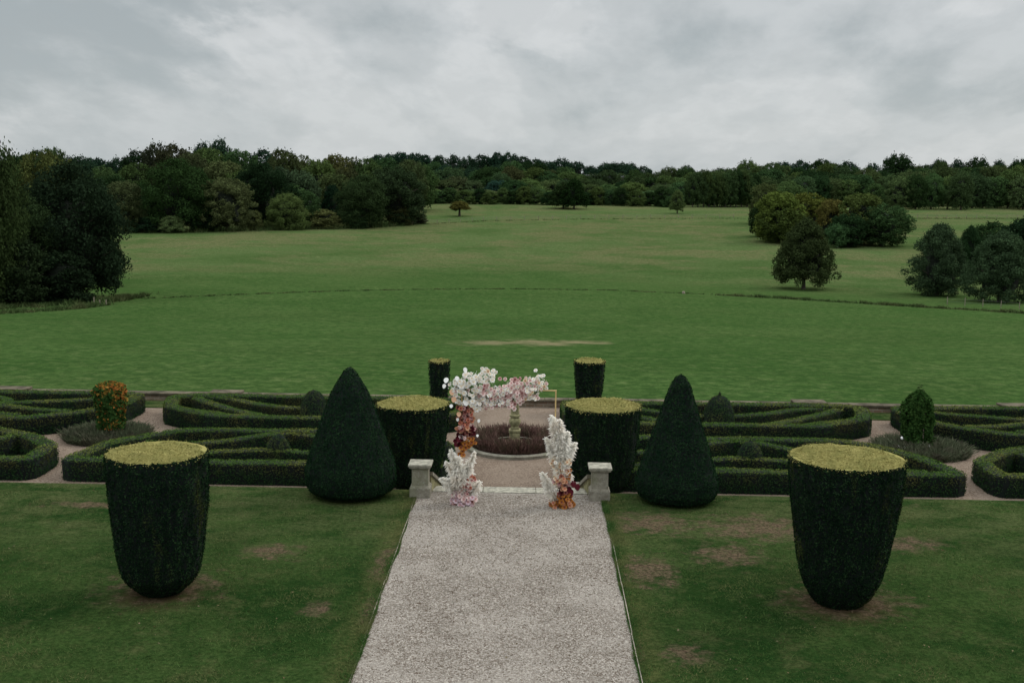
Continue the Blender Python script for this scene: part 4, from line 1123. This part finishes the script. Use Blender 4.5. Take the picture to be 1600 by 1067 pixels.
tree(897, 327, 280, 52, 'lime', (.020, .036, .015), 'taller rounded tree on the right of the touching pair in the far field', 'touching pair of trees in the far field', 2)
tree(1058, 334, 298, 30, 'cone', (.085, .105, .042), 'small egg-shaped tree on a thin trunk alone in the far field', GA, 0)
tree(1407, 323, 283, 36, 'cone', (.06, .075, .036), 'small conical tree beside the far right row of trees', GA, 1)
GC = 'clump of golden and green trees in the field'
tree(1188, 370, 322, 46, 'tall', DARK, 'dark green tree at the left end of the golden clump', GC)
tree(1212, 378, 300, 88, 'feather', (.088, .108, .030), 'yellow-green leafy tree on the left of the golden clump', GC)
tree(1225, 380, 325, 80, 'oak', (.07, .09, .03), 'low dark green tree under the yellow crowns of the clump', GC)
tree(1258, 372, 302, 80, 'feather', GOLD, 'brightest golden tree in the middle of the clump', GC)
tree(1296, 380, 312, 60, 'feather', AMBER, 'golden brown tree right of the middle of the clump', GC)
tree(1345, 382, 303, 92, 'feather', (.085, .10, .034), 'green tree with yellow tips on the right of the golden clump', GC)
tree(1378, 385, 320, 84, 'oak', MID, 'rounded green tree at the right end of the golden clump', GC)
tree(1325, 386, 335, 70, 'oak', DARK, 'dark tree low down between the golden and green trees of the clump', GC)
tree(1309, 387, 350, 44, 'oak', (.065, .105, .045), 'small fresh green tree with a bare stem in front of the golden clump', GC)
tree(1195, 350, 288, 60, 'tall', (.07, .08, .035), 'brownish green tree standing behind the left of the golden clump', GC)
tree(1235, 352, 290, 60, 'tall', OLIVE, 'olive tree top showing above the golden crowns', GC)
GB = 'large dark trees at the left edge'
tree(118, 467, 262, 180, 'oak', (.018, .026, .018), 'very dark spreading tree with low branches and a visible trunk at the left field edge', GB, 10)
tree(28, 470, 300, 130, 'oak', (.030, .042, .026), 'dark tree at the left edge of the photo beside the spreading tree', GB, 11)
tree(-12, 480, 222, 130, 'oak', (.040, .055, .028), 'tall dark tree cut by the left edge of the photo', GB, 10)
tree(75, 440, 240, 130, 'feather', (.085, .090, .035), 'tall olive tree rising behind the darkest tree at the left', GB, 10)
tree(172, 448, 378, 48, 'bush', (.022, .030, .020), 'dark low bush at the right skirt of the dark spreading tree', GB)
tree(20, 478, 372, 130, 'bush', (.026, .038, .024), 'dark bushy skirt of foliage reaching the ground at the left edge', GB)
tree(100, 474, 395, 120, 'bush', (.018, .026, .017), 'darkest bush hiding the foot of the spreading tree', GB)
tree(45, 472, 310, 120, 'oak', (.034, .048, .026), 'mid green tree between the left edge and the darkest spreading tree', GB, 11)
tree(60, 450, 330, 110, 'oak', DEEP, 'dark tree filling the gap under the tall olive tree', GB)
GW = 'trees along the front of the left wood'
tree(193, 362, 284, 82, 'feather', (.074, .080, .040), 'pale brownish airy tree at the wood edge beside the dark spreading tree', GW, 10)
tree(268, 364, 338, 46, 'bush', PALE, 'small pale yellowish bush in front of the dark oak', GW)
tree(282, 361, 252, 112, 'oak', (.032, .056, .026), 'massive dark green oak in the left part of the wood edge', GW, 10)
tree(355, 361, 279, 96, 'feather', (.082, .086, .042), 'rounded brownish green tree with a smooth dome at the wood edge', GW, 10)
tree(405, 355, 258, 104, 'oak', DEEP, 'very dark tree between the brownish dome and the olive bushes', GW, 10)
tree(398, 360, 330, 36, 'bush', (.12, .13, .06), 'small light bush between the brownish dome and the round olive bush', GW)
tree(449, 359, 304, 72, 'bush', (.085, .11, .045), 'round olive green bush at the wood edge', GW, 10)
tree(480, 356, 300, 52, 'bush', MID, 'green bush behind the round olive bush', GW)
tree(506, 357, 328, 66, 'bush', (.12, .12, .055), 'low yellowish bush between the olive bush and the dark round oaks', GW)
tree(520, 350, 290, 44, 'cone', (.016, .032, .022), 'dark narrow conifer behind the yellowish bush', GW)
tree(568, 356, 276, 92, 'oak', (.036, .050, .026), 'dark rounded oak in front at the tip of the left wood', GW, 10)
tree(617, 351, 262, 104, 'oak', (.036, .048, .028), 'largest dark grey-green oak at the right tip of the left wood', GW, 11)
tree(625, 352, 322, 46, 'bush', (.085, .085, .04), 'olive brown bush at the foot of the largest dark oak', GW)
tree(557, 357, 325, 46, 'bush', (.03, .05, .03), 'dark green bush in front of the rounded oak', GW)
tree(657, 350, 334, 30, 'bush', (.06, .06, .035), 'scrubby bush at the very end of the left wood beside the field', GW)
tree(230, 363, 340, 60, 'bush', DEEP, 'dark scrub bush under the wood edge left of the pale yellowish bush', GW)
tree(316, 361, 325, 60, 'bush', DEEP, 'dark scrub bush between the massive oak and the brownish dome', GW)
GU = 'trees of the left wood behind its edge'
UL = 'tree of the left wood, its crown merging with those around it behind the wood edge'
for px, top, wd, kind, col, D in ((20, 242, 80, 'oak', DARK, 250), (55, 238, 70, 'oak', DARK, 330), (85, 233, 62, 'tall', (.055, .075, .034), 300), (120, 245, 66, 'oak', TEAL, 340), (160, 262, 70, 'oak', (.06, .085, .035), 310), (150, 248, 60, 'tall', TEAL, 370), (192, 248, 70, 'oak', TEAL, 370),
        (212, 256, 76, 'feather', OLIVE, 320), (215, 238, 66, 'oak', DEEP, 350), (128, 285, 90, 'oak', DARK, 295), (175, 275, 70, 'oak', DARK, 300), (248, 226, 62, 'oak', (.040, .040, .030), 330), (275, 229, 76, 'oak', (.045, .042, .030), 325), (300, 240, 60, 'tall', BROWN, 322), (325, 232, 76, 'feather', OLIVE, 340),
        (345, 221, 56, 'oak', TEAL, 350), (318, 226, 46, 'oak', TEAL, 352), (350, 252, 90, 'feather', (.105, .105, .045), 318), (375, 236, 70, 'tall', MID, 345), (410, 237, 66, 'oak', TEAL, 350), (400, 256, 80, 'oak', (.035, .055, .028), 312), (440, 236, 66, 'tall', (.075, .08, .036), 335), (432, 262, 80, 'oak', (.045, .06, .036), 305),
        (470, 243, 66, 'feather', (.07, .075, .036), 340), (470, 268, 76, 'oak', SAGE, 305), (500, 250, 70, 'feather', OLIVE, 335), (525, 244, 66, 'tall', (.085, .08, .036), 345), (520, 272, 76, 'feather', (.09, .105, .045), 318), (550, 246, 66, 'feather', BROWN, 350), (575, 250, 66, 'tall', OLIVE, 350), (580, 268, 66, 'feather', OLIVE, 330), (605, 248, 60, 'tall', MID, 360), (640, 252, 60, 'tall', (.07, .08, .036), 370), (660, 258, 50, 'oak', MID, 380),
        (455, 290, 60, 'oak', MID, 300), (230, 290, 70, 'oak', DARK, 296), (300, 262, 70, 'oak', DARK, 305), (0, 250, 60, 'oak', DEEP, 260), (40, 300, 90, 'oak', DARK, 240), (130, 320, 90, 'oak', DEEP, 280), (540, 262, 60, 'feather', (.08, .075, .035), 325), (375, 268, 60, 'tall', OLIVE, 300)):
    tree(px, 0, top, wd, kind, col, tone(col) + (' feathery' if kind == 'feather' else ' rounded') + (' skyline' if top < 246 else '') + ' left-wood tree ' + place(px), GU, None, D, name='woodland_tree', dv=.18)
# far wood along the back of the fields
GF = 'trees of the far wood behind the fields'
FLb = 'tree of the far wood, one crown among many along the back of the fields'
sky_top = [(590, 240), (620, 238), (650, 241), (672, 247), (700, 243), (725, 242), (750, 240), (780, 238), (805, 240), (825, 245), (850, 251), (880, 250), (905, 254), (925, 262), (945, 257), (962, 255), (985, 256), (1000, 259)]
def topat(tab, x): return float(np.interp(x, [a for a, _ in tab], [b for _, b in tab]))
x = 592
while x < 1005:
    tree(x, 0, topat(sky_top, x) + TR.uniform(-2, 4), TR.uniform(32, 50), TR.choice(['oak', 'oak', 'tall']), TEAL, 'very dark distant skyline tree, ' + place(x), GF, None, TR.uniform(560, 640), name='woodland_tree', single=True)
    x += TR.uniform(16, 24)
mid_top = [(640, 262), (670, 258), (700, 262), (740, 262), (780, 262), (820, 262), (860, 268), (900, 272), (940, 277), (1000, 274), (1050, 272), (1090, 270), (1130, 266), (1170, 263), (1200, 266), (1250, 262), (1300, 264), (1350, 268), (1400, 270), (1450, 262), (1600, 262)]
for row, (D0, off, step) in enumerate(((500, -4, 20), (470, 6, 19), (445, 18, 21), (432, 32, 24))):
    x = 640. + row * 7
    while x < 1620:
        if row < 3 or x < 1075:
            col = TR.choice([(.045, .066, .032), MID, (.062, .074, .036), OLIVE, DARK, BROWN, TEAL] if x < 860 else [(.048, .068, .032), MID, (.06, .08, .036), OLIVE, DARK, (.07, .088, .04)])
            col = tuple(v * (1.0, 1.1, 1.35, 1.65)[row] for v in col)
            tree(x, 0, topat(mid_top, x) + off * (1 if x < 1300 else .7) + TR.uniform(-8, 6), TR.uniform(34, 56), TR.choice(['oak', 'tall', 'feather', 'oak']), col, tone(col) + ' far-wood tree, ' + ('back', 'upper', 'lower', 'front')[row] + ' layer, ' + place(x), GF, None, D0 + TR.uniform(-12, 12), name='woodland_tree', single=True, dv=.2)
        x += step * TR.uniform(.8, 1.25)
for px, top, wd, kind, col, D, lab in ((1073, 259, 24, 'oak', TEAL, 560, 'round dark tree poking above the far wood left of the trunk row'), (1402, 242, 62, 'oak', DARK, 520, 'tallest dark tree on the skyline above the right of the golden clump'), (1283, 250, 44, 'tall', DARK, 520, 'dark narrow skyline tree above the golden clump'),
        (1221, 254, 46, 'oak', TEAL, 600, 'low domed skyline tree left of the dark narrow one'), (1250, 252, 40, 'oak', TEAL, 610, 'darkest small dome on the skyline above the golden clump'), (1322, 254, 46, 'oak', TEAL, 600, 'domed skyline tree right of the dark narrow one'), (1362, 256, 30, 'oak', TEAL, 580, 'small skyline tree just left of the tallest dark one'),
        (962, 255, 66, 'oak', TEAL, 560, 'wide dark dome alone on the skyline right of the long wood'), (1013, 270, 20, 'oak', TEAL, 640, 'tiny dark treetop in the low gap of the skyline'), (1040, 268, 26, 'tall', (.07, .085, .04), 520, 'small green treetop right of the low gap in the skyline'),
        (700, 270, 56, 'tall', (.09, .066, .034), 470, 'rusty autumn-tinted tree in the middle of the far wood'), (1465, 250, 34, 'oak', TEAL, 520, 'treetop above the left end of the right-hand trunk row'), (1524, 247, 46, 'oak', DARK, 520, 'highest treetop above the right-hand trunk row'), (1592, 250, 44, 'oak', DARK, 500, 'skyline tree at the right edge of the photo'), (1493, 251, 34, 'oak', TEAL, 525, 'treetop above the middle of the right-hand trunk row'), (1557, 251, 26, 'oak', TEAL, 525, 'small treetop near the right end of the right-hand trunk row')):
    tree(px, 0, top, wd, kind, col, lab, 'notable trees on the skyline', None, D, name='woodland_tree', single=True)
# rows with their trunks showing
GR1, GR2 = 'row of trees with bare trunks in the middle distance', 'row of trees with bare trunks at the far right'
for i, px in enumerate(np.arange(1082, 1180, 8.5)):
    tree(px, 324, 268 + TR.uniform(-4, 5), 34, 'row', TR.choice([DARK, (.05, .07, .03), (.06, .085, .035)]), ORD[i] + ' tree from the left in the trunk row behind the egg-shaped tree', GR1)
for i, px in enumerate(np.arange(1428, 1575, 9.5)):
    tree(px, 313, 262 + TR.uniform(-4, 5), 36, 'row', TR.choice([DARK, (.045, .06, .03), (.055, .07, .034)]), ORD[i] + ' tree from the left in the far right row of bare trunks', GR2)
tree(1582, 309, 258, 40, 'row', DARK, 'tree just right of the gap beside the far right trunk row', GR2)
tree(1598, 309, 258, 40, 'row', DARK, 'tree cut by the photo edge beyond the far right trunk row', GR2)
# low hedge trees and scrub at the foot of the far wood
x = 665.
while x < 1060:
    tree(x, 314, 296 + TR.uniform(-4, 5), TR.uniform(26, 40), 'bush', (bc := TR.choice([MID, OLIVE, DARK, (.09, .11, .05)])), tone(bc) + ' low bush along the far fence, ' + place(x).replace('above', 'level with'), 'scrub bushes along the far wood', None, 418 + TR.uniform(-4, 4), cat='bush', name='scrub_bush', single=True)
    x += TR.uniform(16, 24)

# ------------------------------------------------------------------ rough strips, fences, posts
def rough_strip(name, pts, w0, n, h, kind='stuff', mat='rough'):
    """rank grass along a line of photo points lying on the parkland"""
    G = np.array([on_ground(*p)[:2] for p in pts])
    d = np.concatenate([[0], np.cumsum(np.hypot(*np.diff(G, axis=0).T))]); s = rng.uniform(0, d[-1], n)
    x = np.interp(s, d, G[:, 0]); y = np.interp(s, d, G[:, 1]) + rng.normal(0, w0 / 2, n)
    keep = noise3(np.stack([x, y, 0 * x], 1), .8, 8) + rng.normal(0, .35, n) > -.1
    x, y = x[keep], y[keep]
    P = np.stack([x, y, terrain(x, y)], 1)
    o = blades(name, P, h, M[mat], .5, .07, kind)
    return o
rough_strip('rough_grass', [(200, 468), (300, 464), (420, 459), (540, 455), (660, 453), (800, 452), (950, 454), (1100, 460)], .5, 4200, .14)
rough_strip('rough_grass', [(1110, 461), (1170, 464), (1255, 469), (1320, 473), (1400, 478), (1500, 484), (1600, 490)], .8, 6000, .34)
rough_strip('undergrowth', [(-40, 482), (40, 478), (100, 475), (165, 472), (215, 467)], 5., 16000, .45)
rough_strip('undergrowth', [(-40, 492), (40, 488), (100, 484), (165, 478)], 2., 7000, .3)
rough_strip('rough_grass', [(640, 352), (760, 346), (860, 344), (960, 343), (1080, 342), (1165, 342)], .8, 2600, .26)
rough_strip('rough_grass', [(1415, 342), (1500, 342), (1600, 342)], .8, 2000, .3)
rough_strip('undergrowth', [(180, 363), (280, 363), (380, 361), (480, 358), (560, 357), (640, 352)], 3., 9000, 1.1)

def fence(pts, spacing, label, ph=1.15, pw=.13, group='field fences', mat='timber', wires=(.45, .8, 1.05), wr=.012, rail=None):
    G = np.array([on_ground(*p)[:2] for p in pts])
    d = np.concatenate([[0], np.cumsum(np.hypot(*np.diff(G, axis=0).T))])
    s = np.arange(0, d[-1], spacing); X = np.interp(s, d, G[:, 0]); Y = np.interp(s, d, G[:, 1]); Z = terrain(X, Y)
    r = empty('field_fence', (X[0], Y[0], Z[0])); tag(r, label, 'fence', group)
    me = None
    for x_, y_, z_ in zip(X, Y, Z):
        if me is None:
            o = MB().box((0, 0, ph / 2 - .1), (pw, pw, ph + .2), .9).build('post', M[mat], r); me = o.data
        else: o = link('post', me, r)
        o.location = Vector((x_, y_, z_)) - r.location; o.scale.z = random.uniform(.85, 1.12); o.rotation_euler = (random.gauss(0, .03), random.gauss(0, .03), 0)
    b = MB()
    for wz in wires: b.tube([(x_ - X[0], y_ - Y[0], z_ + wz - Z[0]) for x_, y_, z_ in zip(X, Y, Z)], wr, 4)
    b.build('rail' if rail else 'wire', M[mat if rail else 'wire'], r)
fence([(645, 351), (760, 345), (860, 343), (960, 342), (1080, 341), (1165, 341)], 4.2, 'post and wire fence crossing the far field between the left wood and golden clump')
fence([(1418, 341), (1500, 341), (1605, 341)], 3.6, 'post and wire fence crossing the field below the far right trunk row')
fence([(560, 313), (660, 314), (760, 315), (860, 317), (960, 318), (1055, 318)], 5., 'distant fence of pale posts along the foot of the far wood', 1.3, .2, mat='pale_timber')
fence([(1480, 476), (1540, 480), (1610, 484)], 2.2, 'low rail fence in the grass below the right-hand trees', .9, .08, wires=(.4, .75), wr=.008)
for px, py, h, lab in ((147, 476, .95, 'tallest pale wooden post beside the dark spreading tree'), (156, 477, .7, 'short pale wooden post between two others by the dark tree'), (166, 478, .75, 'pale wooden post farthest from the dark spreading tree')):
    x, y, z = on_ground(px, py)
    tag(MB().box((0, 0, h * .4), (.09, .09, h * .8), .92).build('wooden_post', M['timber'], loc=(x, y, z)), lab, 'post', 'pale posts by the dark tree')
x, y, z = on_ground(643, 350)
tag(MB().box((0, 0, .7), (.7, .25, 1.5), .8).build('wooden_post', M['pale_timber'], loc=(x, y, z)), 'pale stout gatepost at the right tip of the left wood', 'post')
x, y, z = on_ground(1068, 459)
tag(MB().lathe([(.22, 0), (.2, .25), (.12, .32)], n=9).build('tree_stump', M['timber'], loc=(x, y, z)), 'tiny pale stump on the grass line left of the lone dark tree', 'stump')
# barn roof half hidden in the far wood
for px, py, L, lab in ((950, 273, 20., 'long low barn roof half hidden in the far wood below the dark dome'), (1222, 270, 10., 'short grey barn roof half hidden in the wood above the golden clump')):
    D = 520; x, z = on_y(px, py, D)
    r = empty('barn', (x, D, z - 4.3)); tag(r, lab, 'barn', 'barns in the far wood')
    MB().box((0, 0, 1.), (L, 7, 4.6)).build('wall', M['timber'], r)
    b = MB(); b.add([(-L / 2 - .3, -4, 3.3), (L / 2 + .3, -4, 3.3), (L / 2 + .3, 0, 4.2), (-L / 2 - .3, 0, 4.2), (-L / 2 - .3, 4, 3.3), (L / 2 + .3, 4, 3.3)], [(0, 1, 2, 3), (3, 2, 5, 4)])
    b.build('roof', M['roof'], r)
